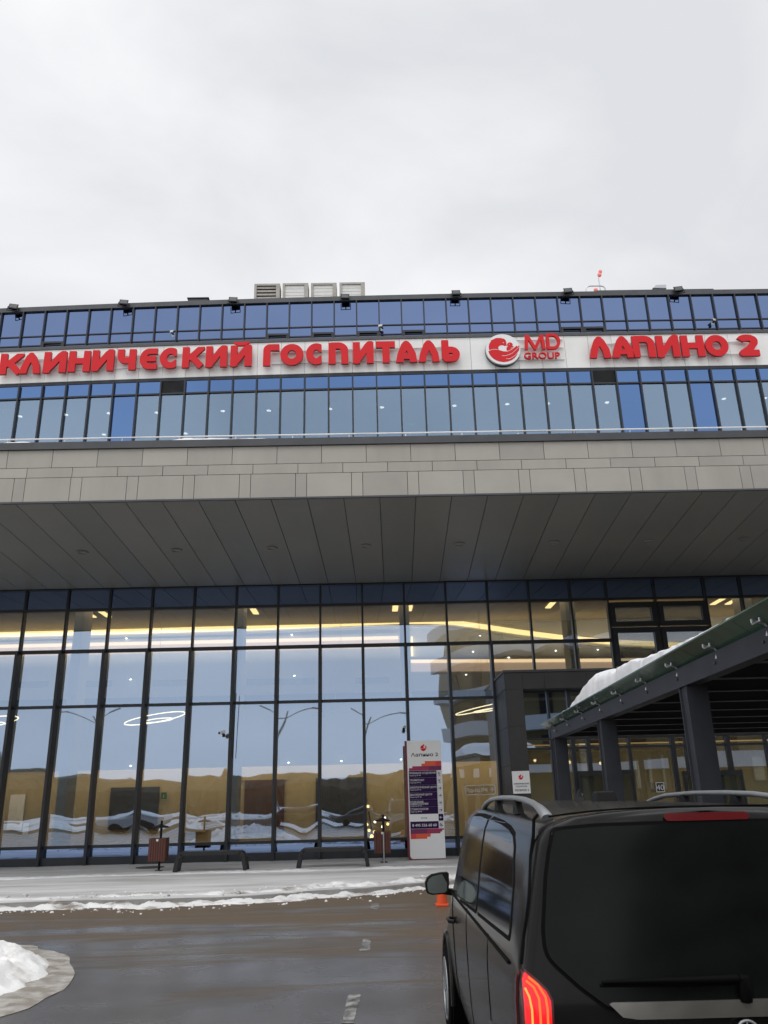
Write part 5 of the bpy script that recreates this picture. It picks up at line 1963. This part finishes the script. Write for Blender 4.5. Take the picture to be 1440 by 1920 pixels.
# opposite wing of the clinic with rounded pale balconies
OB = thing('opposite_building', 'olive clinic wing with rounded pale balcony bands on the other side of the road', 'building', (17, -26, 0))
m = MB()
cx, cy, rad = 27.0, -36.0, 19.0
arc_pts = [(cx + rad * math.cos(a), cy + rad * math.sin(a)) for a in np.linspace(R(172), R(60), 30)]
foot = arc_pts + [(70, -20), (70, -60), (9, -60)]
m.prism(foot, lambda u, v: (u, v, 0), lambda u, v: (u, v, 18.5))
m.build('wall', MT['opp'], OB, recalc=True)
for fl in range(5):
    z = 3.6 + fl * 3.6
    mb3 = MB()
    for (x1, y1), (x2, y2) in zip(arc_pts[:-1], arc_pts[1:]):
        e = 1.07 + .012 * fl
        f = lambda x, y, k: (cx + (x - cx) * k, cy + (y - cy) * k)
        a, b, c, d = f(x1, y1, 1.002), f(x2, y2, 1.002), f(x2, y2, e), f(x1, y1, e)
        mb3.hexa([(*a, z), (*b, z), (*c, z), (*d, z), (*a, z + 1.25), (*b, z + 1.25), (*c, z + 1.25), (*d, z + 1.25)])
    mb3.build('balcony', MT['opp_band'], OB)
    for k in range(2, 27, 3):
        (x1, y1), (x2, y2) = arc_pts[k], arc_pts[k + 1]
        e = 1.001
        mb3 = MB().hexa([(cx + (x1 - cx) * e, cy + (y1 - cy) * e, z + 1.28), (cx + (x2 - cx) * e, cy + (y2 - cy) * e, z + 1.28), (cx + (x2 - cx) * 1.004, cy + (y2 - cy) * 1.004, z + 1.28), (cx + (x1 - cx) * 1.004, cy + (y1 - cy) * 1.004, z + 1.28),
                         (cx + (x1 - cx) * e, cy + (y1 - cy) * e, z + 3.2), (cx + (x2 - cx) * e, cy + (y2 - cy) * e, z + 3.2), (cx + (x2 - cx) * 1.004, cy + (y2 - cy) * 1.004, z + 3.2), (cx + (x1 - cx) * 1.004, cy + (y1 - cy) * 1.004, z + 3.2)])
        mb3.build('window', MT['black'], OB)


# ================================================================== black van
VX, VY = 1.56, 3.98
VAN = thing('parked_van', 'black people carrier van with roof rails and glowing red tail lamp seen from behind', 'van', (VX, VY, 0))
PAINT = mat('black van paint', (0.006, 0.006, 0.0065), 0.20, 0.0, spec=0.13, var=0.25, vscale=1.5, coat=0.12, bump=.03, bscale=2.0)
pn = PAINT.node_tree
pb = pn.nodes['Principled BSDF']
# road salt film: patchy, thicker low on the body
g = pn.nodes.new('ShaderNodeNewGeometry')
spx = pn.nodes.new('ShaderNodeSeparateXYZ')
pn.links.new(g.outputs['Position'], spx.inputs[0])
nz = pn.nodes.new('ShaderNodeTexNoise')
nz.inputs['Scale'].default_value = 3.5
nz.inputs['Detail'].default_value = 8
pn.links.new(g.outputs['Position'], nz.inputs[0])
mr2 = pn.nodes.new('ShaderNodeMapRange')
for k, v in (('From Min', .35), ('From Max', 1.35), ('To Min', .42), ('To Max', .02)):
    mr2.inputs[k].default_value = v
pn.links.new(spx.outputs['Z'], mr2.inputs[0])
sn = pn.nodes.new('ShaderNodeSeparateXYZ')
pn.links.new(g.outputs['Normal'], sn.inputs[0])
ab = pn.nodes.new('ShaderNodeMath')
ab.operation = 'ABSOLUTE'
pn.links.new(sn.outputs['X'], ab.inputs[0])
sm_ = pn.nodes.new('ShaderNodeMapRange')          # road spray on flanks, not tailgate, thickened to mimic reflected light
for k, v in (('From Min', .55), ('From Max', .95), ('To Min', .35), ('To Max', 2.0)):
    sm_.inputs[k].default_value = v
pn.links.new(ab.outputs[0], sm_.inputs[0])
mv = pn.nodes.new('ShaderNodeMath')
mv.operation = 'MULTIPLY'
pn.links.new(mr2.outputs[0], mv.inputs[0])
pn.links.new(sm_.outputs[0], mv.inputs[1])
rz = pn.nodes.new('ShaderNodeMapRange')          # thin salt film on the flat roof, also standing in for sky sheen
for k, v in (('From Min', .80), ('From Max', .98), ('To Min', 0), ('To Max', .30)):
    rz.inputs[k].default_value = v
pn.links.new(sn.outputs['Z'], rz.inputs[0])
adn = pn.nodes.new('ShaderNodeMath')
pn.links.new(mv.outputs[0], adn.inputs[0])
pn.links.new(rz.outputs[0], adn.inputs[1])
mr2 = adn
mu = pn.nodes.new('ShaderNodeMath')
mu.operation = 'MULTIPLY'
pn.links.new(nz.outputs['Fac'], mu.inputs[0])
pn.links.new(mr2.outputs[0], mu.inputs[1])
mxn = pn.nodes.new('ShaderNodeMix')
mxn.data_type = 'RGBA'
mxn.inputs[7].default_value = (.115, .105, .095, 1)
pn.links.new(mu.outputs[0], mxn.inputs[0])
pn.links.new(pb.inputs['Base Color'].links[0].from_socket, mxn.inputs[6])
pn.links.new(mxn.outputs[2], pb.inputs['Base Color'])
RUB = mat('black rubber', (0.003, 0.003, 0.003), 0.7, var=.2, spec=.08)
VGL = mat('smoked van glass', (0.006, 0.007, 0.0075), 0.06, spec=0.22, var=.2, vscale=2)
RGL = mat('dusty rear glass', (0.0045, 0.0048, 0.005), 0.14, spec=0.12, col2=(0.007, 0.009, 0.0085), vscale=2.2)
ALU = mat('satin aluminium', (0.42, 0.44, 0.46), 0.38, 0.7, var=.12, vscale=6)
CHR = mat('dull chrome strip', (0.27, 0.262, 0.245), 0.24, 0.8, var=.25, vscale=5)

PROF = [(.80, .28), (.89, .33), (.925, .45), (.945, .62), (.953, .80), (.957, .98), (.955, 1.10), (.948, 1.18), (.934, 1.25), (.912, 1.34), (.872, 1.50), (.832, 1.64),
        (.800, 1.735), (.765, 1.795), (.715, 1.835), (.63, 1.862), (.48, 1.881), (.30, 1.893), (.12, 1.898)]
PZ = [p[1] for p in PROF]
PXX = [p[0] for p in PROF]


def lean(z):
    t = min(1, max(0, (z - 1.02) / .86))
    return .19 * t ** 1.25 - (.02 if z < .8 else 0) * 0


def xside(z):
    return float(np.interp(z, PZ, PXX))


STN = [(-.028, .90, 1), (-.018, .945, 1), (.008, .975, 1), (.05, .992, 1), (.12, 1.0, 1), (.3, 1.0, .8), (.6, 1.0, .45), (1.0, 1.0, .15), (1.6, 1.0, 0), (2.3, 1.0, 0), (3.0, 1.0, 0), (3.35, .998, 0),
       (3.6, .995, 0), (3.9, .99, 0), (4.2, .985, 0), (4.5, .97, 0), (4.8, .93, 0), (5.0, .86, 0), (5.1, .74, 0), (5.12, .5, 0)]


def roofcap(y):      # height limit of the profile towards the front
    return float(np.interp(y, [0, .3, 1.2, 3.25, 3.5, 4.25, 4.9, 5.05, 5.12], [2.2, 2.2, 2.2, 2.2, 1.84, 1.17, .98, .85, .6]))


def station(y, sx, lw):
    pts = []
    cap = roofcap(y)
    for x, z in PROF:
        zz = z
        if z > .45 and cap < 2:
            top = min(cap, 1.898)
            zz = .45 + (z - .45) * (top - .45) / (1.898 - .45) if top < 1.898 else z
        xx = x * sx
        if sx < 1 and z > 1.7:
            pass
        roofdrop = .012 * max(0, 1 - y / 1.2) if z > 1.8 and y < 1.2 else 0
        edge = .020 * (1 - sx) / .10 * (1 if z > 1.82 else 0)
        pts.append((xx, y + lean(z) * lw, zz - roofdrop - edge))
    return pts


body = MB()
rings = []
for (y, sx, lw) in STN:
    p = station(y, sx, lw)
    rings.append([(VX - x, VY + yy, z) for x, yy, z in p] + [(VX + x, VY + yy, z) for x, yy, z in reversed(p)])
nr = len(rings[0])
vs = [q for rg in rings for q in rg]
fs = []
for i in range(len(rings) - 1):
    for k in range(nr - 1):
        fs.append((i * nr + k, i * nr + k + 1, (i + 1) * nr + k + 1, (i + 1) * nr + k))
    fs.append((i * nr + nr - 1, i * nr, (i + 1) * nr, (i + 1) * nr + nr - 1))
body.add(vs, fs)
# rear face: gently bowed
NP = len(PROF)
BOW = .05


def rear_surface(x, z):
    x0 = xside(z) * .90
    t = min(1, abs(x) / x0)
    y = -.028 + lean(z) - BOW * (1 - t * t)
    if abs(x) > x0:
        s = (abs(x) / xside(z) - .90) / .10
        y = float(np.interp(abs(x) / xside(z), [.90, .945, .975, .992, 1.0], [-.028, -.018, .008, .05, .12])) + lean(z)
    return y


NC = 16
gv, gf = [], []
st0 = station(*STN[0])
for (x, yy, z) in st0:
    for c in range(NC + 1):
        t = -1 + 2 * c / NC
        gv.append((VX + x * t, VY + yy - BOW * (1 - t * t), z))
for r_ in range(NP - 1):
    for c in range(NC):
        a = r_ * (NC + 1) + c
        gf.append((a, a + 1, a + NC + 2, a + NC + 1))
body.add(gv, gf)
front_last = rings[-1]
body.add(front_last, [tuple(range(nr))])
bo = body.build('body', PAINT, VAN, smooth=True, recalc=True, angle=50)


def on_rear(px, py):        # photo pixel to (x, z) on the van's rear face
    y = 0.0
    for _ in range(6):
        p = A(px, py, VY + y)
        y = rear_surface(p.x - VX, p.z)
    return (p.x - VX, p.z)


def on_side(px, py):        # photo pixel to (y, z) on the van's left side
    x = .93
    for _ in range(8):
        p = AX(px, py, VX - x)
        x = xside(p.z)
    return (p.y - VY, p.z)


def rmap(off):
    return lambda u, v: (VX + u, VY + rear_surface(u, v) - off, v)


def smap(off):
    return lambda u, v: (VX - xside(v) - off, VY + u + 0.0, v)


# rear window outline (left half from the picture, mirrored)
gl = [on_rear(*p) for p in ((1244, 1550.5), (1120, 1555), (1056, 1561), (1043, 1563), (1036, 1600), (1030.5, 1647), (1026, 1745), (1029, 1775), (1034, 1790), (1046, 1804), (1092, 1845), (1137, 1878), (1142, 1881))]
zb_ = gl[-1][1] - .01
ztop = sum(p[1] for p in gl[:2]) / 2
gl = [(0, ztop + .006)] + gl + [(-.40, zb_), (0, zb_ - .004)]
full = gl + [(-x, z) for x, z in reversed(gl[1:-1])]
fsd = lambda X, Z: sd_poly(X, Z, full) - .012
ms_mesh(lambda X, Z: fsd(X, Z) - .015, (-.98, .98, .85, 1.9), .022, rmap(.004), rmap(-.004)).build('window_seal', RUB, VAN, smooth=True)
win = ms_mesh(fsd, (-.98, .98, .85, 1.9), .022, rmap(.010), rmap(.0045)).build('rear_window', RGL, VAN, smooth=True)
# hatch shut line: around the tailgate, up into the roof
hl = [on_rear(*p) for p in ((1000, 1566), (993, 1620), (986, 1686), (978, 1750), (972.5, 1802))]
hl = [(hl[0][0] + .035, 1.862)] + [(hl[0][0] + .012, 1.84)] + hl


def rpath(pts, off, r, nm, n=6, parent=VAN, material=RUB):
    q = []
    for (a, b), (c, d) in zip(pts[:-1], pts[1:]):
        for k in range(6):
            u, v = a + (c - a) * k / 6, b + (d - b) * k / 6
            q.append((VX + u, VY + rear_surface(u, v) - off, v))
    u, v = pts[-1]
    q.append((VX + u, VY + rear_surface(u, v) - off, v))
    return MB().tube(q, r, n).build(nm, material, parent, smooth=True)


rpath(hl, 0.0, .008, 'shut_line')
rpath([(-x, z) for x, z in hl], 0.0, .0055, 'shut_line')
MB().tube([(VX + x, VY + .255 - .06 * (1 - (x / .8) ** 2) * .8, 1.885 - .03 * (abs(x) / .7) ** 3) for x in np.linspace(-.72, .72, 25)], .005, 6).build('shut_line', RUB, VAN, smooth=True)
# high brake light
hb = [on_rear(*p) for p in ((1225, 1534), (1240, 1525), (1412, 1523), (1427, 1529), (1414, 1536), (1240, 1537))]
hz = sum(p[1] for p in hb) / 6
bl = [(-.205, hz), (-.19, hz + .018), (.19, hz + .018), (.205, hz), (.19, hz - .016), (-.19, hz - .016)]
hbm = mat('dark red lens', (0.09, 0.005, 0.007), 0.3, spec=.2, emit=(1, .03, .03), estr=.015, var=.1)
ms_mesh(lambda X, Z: sd_poly(X, Z, bl), (-.25, .25, hz - .05, hz + .05), .008, rmap(.008), rmap(-.004)).build('brake_light', hbm, VAN, smooth=True)
# tail lamps
tl = [on_rear(*p) for p in ((973, 1806), (986, 1818), (1009, 1837), (1028, 1856), (1037, 1876), (1039.5, 1920))]
tz0 = .70
xo_ = tl[-1][0]
lamp = tl + [(xo_ - .002, tz0 + .1), (xo_ - .02, tz0), (-.94, tz0), (-.949, 1.05), (-.944, 1.20)]
lens = mat('red lamp lens', (0.35, 0.004, 0.006), 0.12, spec=.5, emit=(1.0, .012, .02), estr=.75, var=.05)
glow = emission('tail lamp led', (1.0, .13, .035), 1.8)
glow2 = emission('tail lamp inner led', (1.0, .30, .07), 1.8)
edge = mat('dark lamp rim', (0.07, 0.004, 0.006), .2, var=.1)


def mir(P, s):
    return [(x * s, z) for x, z in P]


for s in (1, -1):
    P = mir(lamp, s)
    fn = lambda X, Z: sd_poly(X, Z, P)
    bx = (-.98, -.6, .6, 1.35) if s == 1 else (.6, .98, .6, 1.35)
    tlo = ms_mesh(fn, bx, .012, rmap(.006), rmap(-.012)).build('tail_lamp', edge, VAN, smooth=True)
    ms_mesh(lambda X, Z: fn(X, Z) + .010, bx, .012, rmap(.010), rmap(.0065)).build('lens', lens, tlo, smooth=True)
    for pts, mm in (([(984, 1852), (992, 1868), (997, 1892), (999, 1935), (999, 1990)], glow2), ([(986, 1838), (1000, 1850), (1010, 1872), (1012.5, 1900), (1014, 1935), (1014, 1990)], glow), ([(990, 1831), (1008, 1846), (1022, 1868), (1026, 1892), (1027.5, 1935), (1027, 1990)], glow)):
        rpath(mir([on_rear(*p) for p in pts], s), .010, .0050, 'light_strip', 8, tlo, mm)
# side part of the left lamp and body crease
SL = [(.10, 1.225), (.150, 1.17), (.142, .98), (.13, .74), (.10, .72)]
ms_mesh(lambda X, Z: sd_poly(X, Z, SL), (.06, .26, .6, 1.3), .012, smap(.006), smap(-.01)).build('side_lens', edge, VAN, smooth=True)

# chrome strip, wiper, emblem
cz = [on_rear(*p) for p in ((1137, 1877), (1440, 1871), (1440, 1903), (1195, 1905), (1165, 1900))]
zt3, zb3 = cz[1][1], cz[2][1]
strip_p = [(cz[0][0], zt3 - .001), (0, zt3 + .002), (-cz[0][0], zt3 - .001), (-cz[4][0], zb3 + .006), (-cz[3][0], zb3 - .002), (0, zb3), (cz[3][0], zb3 - .002), (cz[4][0], zb3 + .006)]
ms_mesh(lambda X, Z: sd_poly(X, Z, strip_p), (-.9, .9, zb3 - .05, zt3 + .05), .012, rmap(.022), rmap(-.003)).build('chrome_strip', CHR, VAN, smooth=True)
w0_, w1_, wt = on_rear(1388, 1836), on_rear(1394, 1868), on_rear(1127, 1840)
wp = MB()
yv = lambda u, v, o: (VX + u, VY + rear_surface(u, v) - o, v)
wp.tube([yv(w1_[0], w1_[1] - .01, .02), yv(w1_[0], w1_[1] + .02, .035), yv(w0_[0], w0_[1] + .015, .045), yv(w0_[0] - .02, w0_[1] + .012, .045)], [.026, .028, .024, .018], 12)
wp.tube([yv(w0_[0] - .01, w0_[1] + .010, .04), yv(w0_[0] - .22, (w0_[1] + wt[1]) / 2 + .008, .04), yv(wt[0] + .06, wt[1] + .003, .032), yv(wt[0], wt[1], .026)], [.017, .013, .008, .006], 10)
wo = wp.build('wiper', RUB, VAN, smooth=True)
MB().tube([yv(wt[0] + .55, wt[1] - .012, .016), yv(wt[0] + .3, wt[1] - .014, .016), yv(wt[0] - .01, wt[1] - .012, .016)], .007, 8).build('blade', RUB, wo)
ex, ez = on_rear(1398, 1935)
em = MB().tube([yv(ex + .048 * math.cos(a), ez + .048 * math.sin(a), .032) for a in np.linspace(0, 2 * math.pi, 30, endpoint=False)], .0055, 8, closed=True)
for k in range(3):
    a = math.pi / 2 + k * 2 * math.pi / 3
    em.tube([yv(ex, ez, .034), yv(ex + .045 * math.cos(a), ez + .045 * math.sin(a), .032)], [.009, .003], 6)
em.build('emblem', ALU, VAN, smooth=True)
# number plate recess, bumper below (beneath the frame edge)
m = MB().grid(lambda u, v: yv(-.85 + 1.7 * u, .30 + .42 * v, .035 + .015 * math.sin(math.pi * v)), 30, 6)
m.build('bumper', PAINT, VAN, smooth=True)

# side windows
sa = [on_side(*p) for p in ((889, 1530), (903, 1531), (916, 1536), (893.5, 1706), (864, 1684), (868, 1640), (878, 1575))]
sb = [on_side(*p) for p in ((920, 1537), (940, 1545), (955, 1555), (963, 1568), (965, 1590), (963, 1663), (956, 1755), (897, 1709))]
SIDE_DEBUG = (sa, sb)
for P, nm in ((sa, 'side_window'), (sb, 'side_window')):
    ys = [p[0] for p in P]
    fn = lambda X, Z: sd_poly(X, Z, P) + .0
    bx = (min(ys) - .06, max(ys) + .06, 1.0, 1.9)
    ms_mesh(lambda X, Z: fn(X, Z) - .022, bx, .02, smap(.002), smap(-.004)).build('window_seal', RUB, VAN, smooth=True)
    ms_mesh(fn, bx, .02, smap(.006), smap(.0025)).build(nm, VGL, VAN, smooth=True)
    ms_mesh(fn, bx, .03, lambda u, v: (VX + xside(v) + .006, VY + u, v), lambda u, v: (VX + xside(v) - .004, VY + u, v)).build(nm, VGL, VAN, smooth=True)
# windscreen
MB().grid(lambda u, v: (VX + (-.70 + 1.4 * u) * (1 - .12 * v) * 1.12, VY + 4.22 - .66 * v, 1.205 + .60 * v + .012), 10, 6).build('windscreen', VGL, VAN, smooth=True)
# door shut lines and belt crease on the left side
for yq in (3.32, 2.25, 1.12):
    MB().tube([(VX - xside(z) - .001, VY + yq + .02 * (z - 1), z) for z in np.linspace(.36, 1.22, 14)], .0025, 6).build('shut_line', RUB, VAN)
MB().tube([(VX - xside(1.19) - .0, VY + y, 1.195 + .015 * (1 - y / 4)) for y in np.linspace(.35, 4.1, 20)], .008, 8).build('belt_trim', RUB, VAN)
for yq in (3.2,):
    q = MB().tube([(VX - .962, VY + yq - .09, 1.02), (VX - 1.0, VY + yq - .07, 1.025), (VX - 1.0, VY + yq + .07, 1.025), (VX - .962, VY + yq + .09, 1.02)], .015, 8)
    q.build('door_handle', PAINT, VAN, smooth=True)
# roof rails
for s in (-1, 1):
    def rp_(t):
        y = .42 + 2.75 * t
        h = .098 * (1 - abs(2 * t - 1) ** 3.2) ** .75 if 0 < t < 1 else 0
        return (VX + s * (.690 - .02 * t), VY + y, 1.838 + h)
    tt = [0, .01, .03, .06, .10, .15, .25, .4, .6, .8, .9, .95, .98, 1]
    ro = MB().tube([rp_(t) for t in tt], [.032, .031, .029, .027] + [.022] * 10, 12, rz=.75).build('roof_rail', ALU, VAN, smooth=True)
    for t in (.34, .66):
        x, y, z = rp_(t)
        MB().hexa([(x - .02, y - .10, 1.845), (x + .02, y - .10, 1.845), (x + .02, y + .10, 1.845), (x - .02, y + .10, 1.845),
                   (x - .02, y - .03, z - .01), (x + .02, y - .03, z - .01), (x + .02, y + .03, z - .01), (x - .02, y + .03, z - .01)]).build('rail_foot', MT['black'], ro)
# shark fin antenna and black roof box
p = AZ(1085, 1503, 1.895)
m = MB()
fin = [(-.10, 0), (.08, 0), (.04, .02), (-.02, .045), (-.055, .065), (-.07, .062)]
yv0 = p.y
m.prism([(-.10, 0), (.10, 0), (.06, .022), (.01, .05), (-.03, .088), (-.055, .088), (-.075, .035)], lambda u, v: (p.x - .028 + v * .25, yv0 + u, 1.890 + v), lambda u, v: (p.x + .028 - v * .25, yv0 + u, 1.893 + v))
m.build('antenna', MT['black'], VAN, smooth=False, recalc=True, bevel=.004)
p = AZ(1138, 1502, 1.897)
MB().hexa([(p.x - .085, p.y, 1.893), (p.x + .085, p.y, 1.893), (p.x + .085, p.y + .14, 1.893), (p.x - .085, p.y + .14, 1.893),
           (p.x - .065, p.y + .02, 1.962), (p.x + .065, p.y + .02, 1.962), (p.x + .065, p.y + .12, 1.962), (p.x - .065, p.y + .12, 1.962)]).build('roof_module', MT['black'], VAN, bevel=.008)


# wheels
def wheel(sx, y):
    x = VX + sx * .905
    yy, zc_, r = VY + y, .352, .352
    ax = Vector((sx, 0, 0))
    prof = [(-.115, .24), (-.118, .31), (-.10, .342), (-.05, .352), (.05, .352), (.082, .342), (.098, .31), (.092, .25), (.07, .235)]
    n = 40
    m = MB()
    vs, fs = [], []
    for i in range(n):
        a = 2 * math.pi * i / n
        for (o, rr) in prof:
            vs.append((x + sx * o * .72, yy + rr * math.cos(a), zc_ + rr * math.sin(a)))
    k = len(prof)
    for i in range(n):
        for j in range(k - 1):
            fs.append((i * k + j, i * k + j + 1, ((i + 1) % n) * k + j + 1, ((i + 1) % n) * k + j))
    w = m.add(vs, fs).build('wheel', RUB, VAN, smooth=True, recalc=True)
    m = MB()
    m.tube([(x + sx * .062, yy + .235 * math.cos(a), zc_ + .235 * math.sin(a)) for a in np.linspace(0, 2 * math.pi, 40, endpoint=False)], .012, 8, closed=True)
    m.cyl((x + sx * .03, yy, zc_), (x + sx * .066, yy, zc_), .06, 16)
    for k in range(5):
        for d in (-.16, .16):
            a = 2 * math.pi * k / 5
            m.beam((x + sx * .058, yy + .05 * math.cos(a + d), zc_ + .05 * math.sin(a + d)), (x + sx * .060, yy + .232 * math.cos(a + d * .9), zc_ + .232 * math.sin(a + d * .9)), .022, .03)
    m.build('rim', ALU, w)
    MB().cyl((x - sx * .02, yy, zc_), (x + sx * .02, yy, zc_), .232, 30).build('brake', MT['black'], w)
    # dark wheel arch
    arch = [(x + sx * (.037 + .0), yy + .41 * math.cos(a), zc_ + .03 + .41 * math.sin(a)) for a in np.linspace(R(-12), R(192), 30)]
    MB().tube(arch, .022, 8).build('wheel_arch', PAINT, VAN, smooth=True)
    MB().cyl((x - sx * .1, yy, zc_ + .03), (x + sx * .036, yy, zc_ + .03), .40, 36).build('arch_liner', RUB, VAN)


for y in (1.02, 4.2):
    for sx in (-1, 1):
        wheel(sx, y)

# mirrors: left from the picture, right mirrored
MYW = VY + 3.45
mo = [A(px, py, MYW) for px, py in ((798, 1662), (797.5, 1655), (801, 1646), (809, 1640), (825, 1636.5), (838, 1635.5), (841, 1638), (841.5, 1658), (840, 1672), (836, 1675.5), (812, 1677.5), (802, 1675), (799, 1670))]
mo = [(p.x - VX, p.z) for p in mo]
mxc = sum(p[0] for p in mo) / len(mo)
mzc = sum(p[1] for p in mo) / len(mo)
for s in (1, -1):
    n = len(mo)
    vs, fs = [], []
    for (dy, sc) in ((0, 1.0), (-.012, .99), (.0, 1.03), (.05, 1.02), (.11, .86), (.15, .45)):
        for (x, z) in mo:
            vs.append((VX + s * (mxc + (x - mxc) * sc), MYW + dy, mzc + (z - mzc) * sc))
    for i in range(5):
        if i == 0:
            continue
        for k in range(n):
            fs.append((i * n + k, i * n + (k + 1) % n, (i + 1) * n + (k + 1) % n, (i + 1) * n + k))
    fs.append(tuple(range(n, 2 * n)))
    fs.append(tuple(range(5 * n, 6 * n)))
    mr_ = MB().add(vs, fs).build('mirror', MT['black'], VAN, recalc=True, smooth=True, angle=35)
    face = MB()
    ring = [(VX + s * (mxc + (x - mxc) * .86), MYW - .016, mzc + (z - mzc) * .86) for x, z in mo]
    cen = Vector((VX + s * mxc, MYW - .016, mzc))
    tilt = lambda p: (p[0], p[1] + (p[2] - mzc) * .10 + (p[0] - VX - s * mxc) * .18 * s - .012, p[2])
    face.add([tilt(q) for q in ring], [tuple(range(n))])
    face.build('mirror_glass', mat('mirror glass', (.52, .60, .57), .03, 1.0, var=.02), mr_)
    a = Vector((VX + s * (-.93), MYW + .06, mzc - .075))
    MB().beam(a, (VX + s * (mxc + .04), MYW + .05, mzc - .06), .06, .045).build('mirror_arm', MT['black'], mr_)
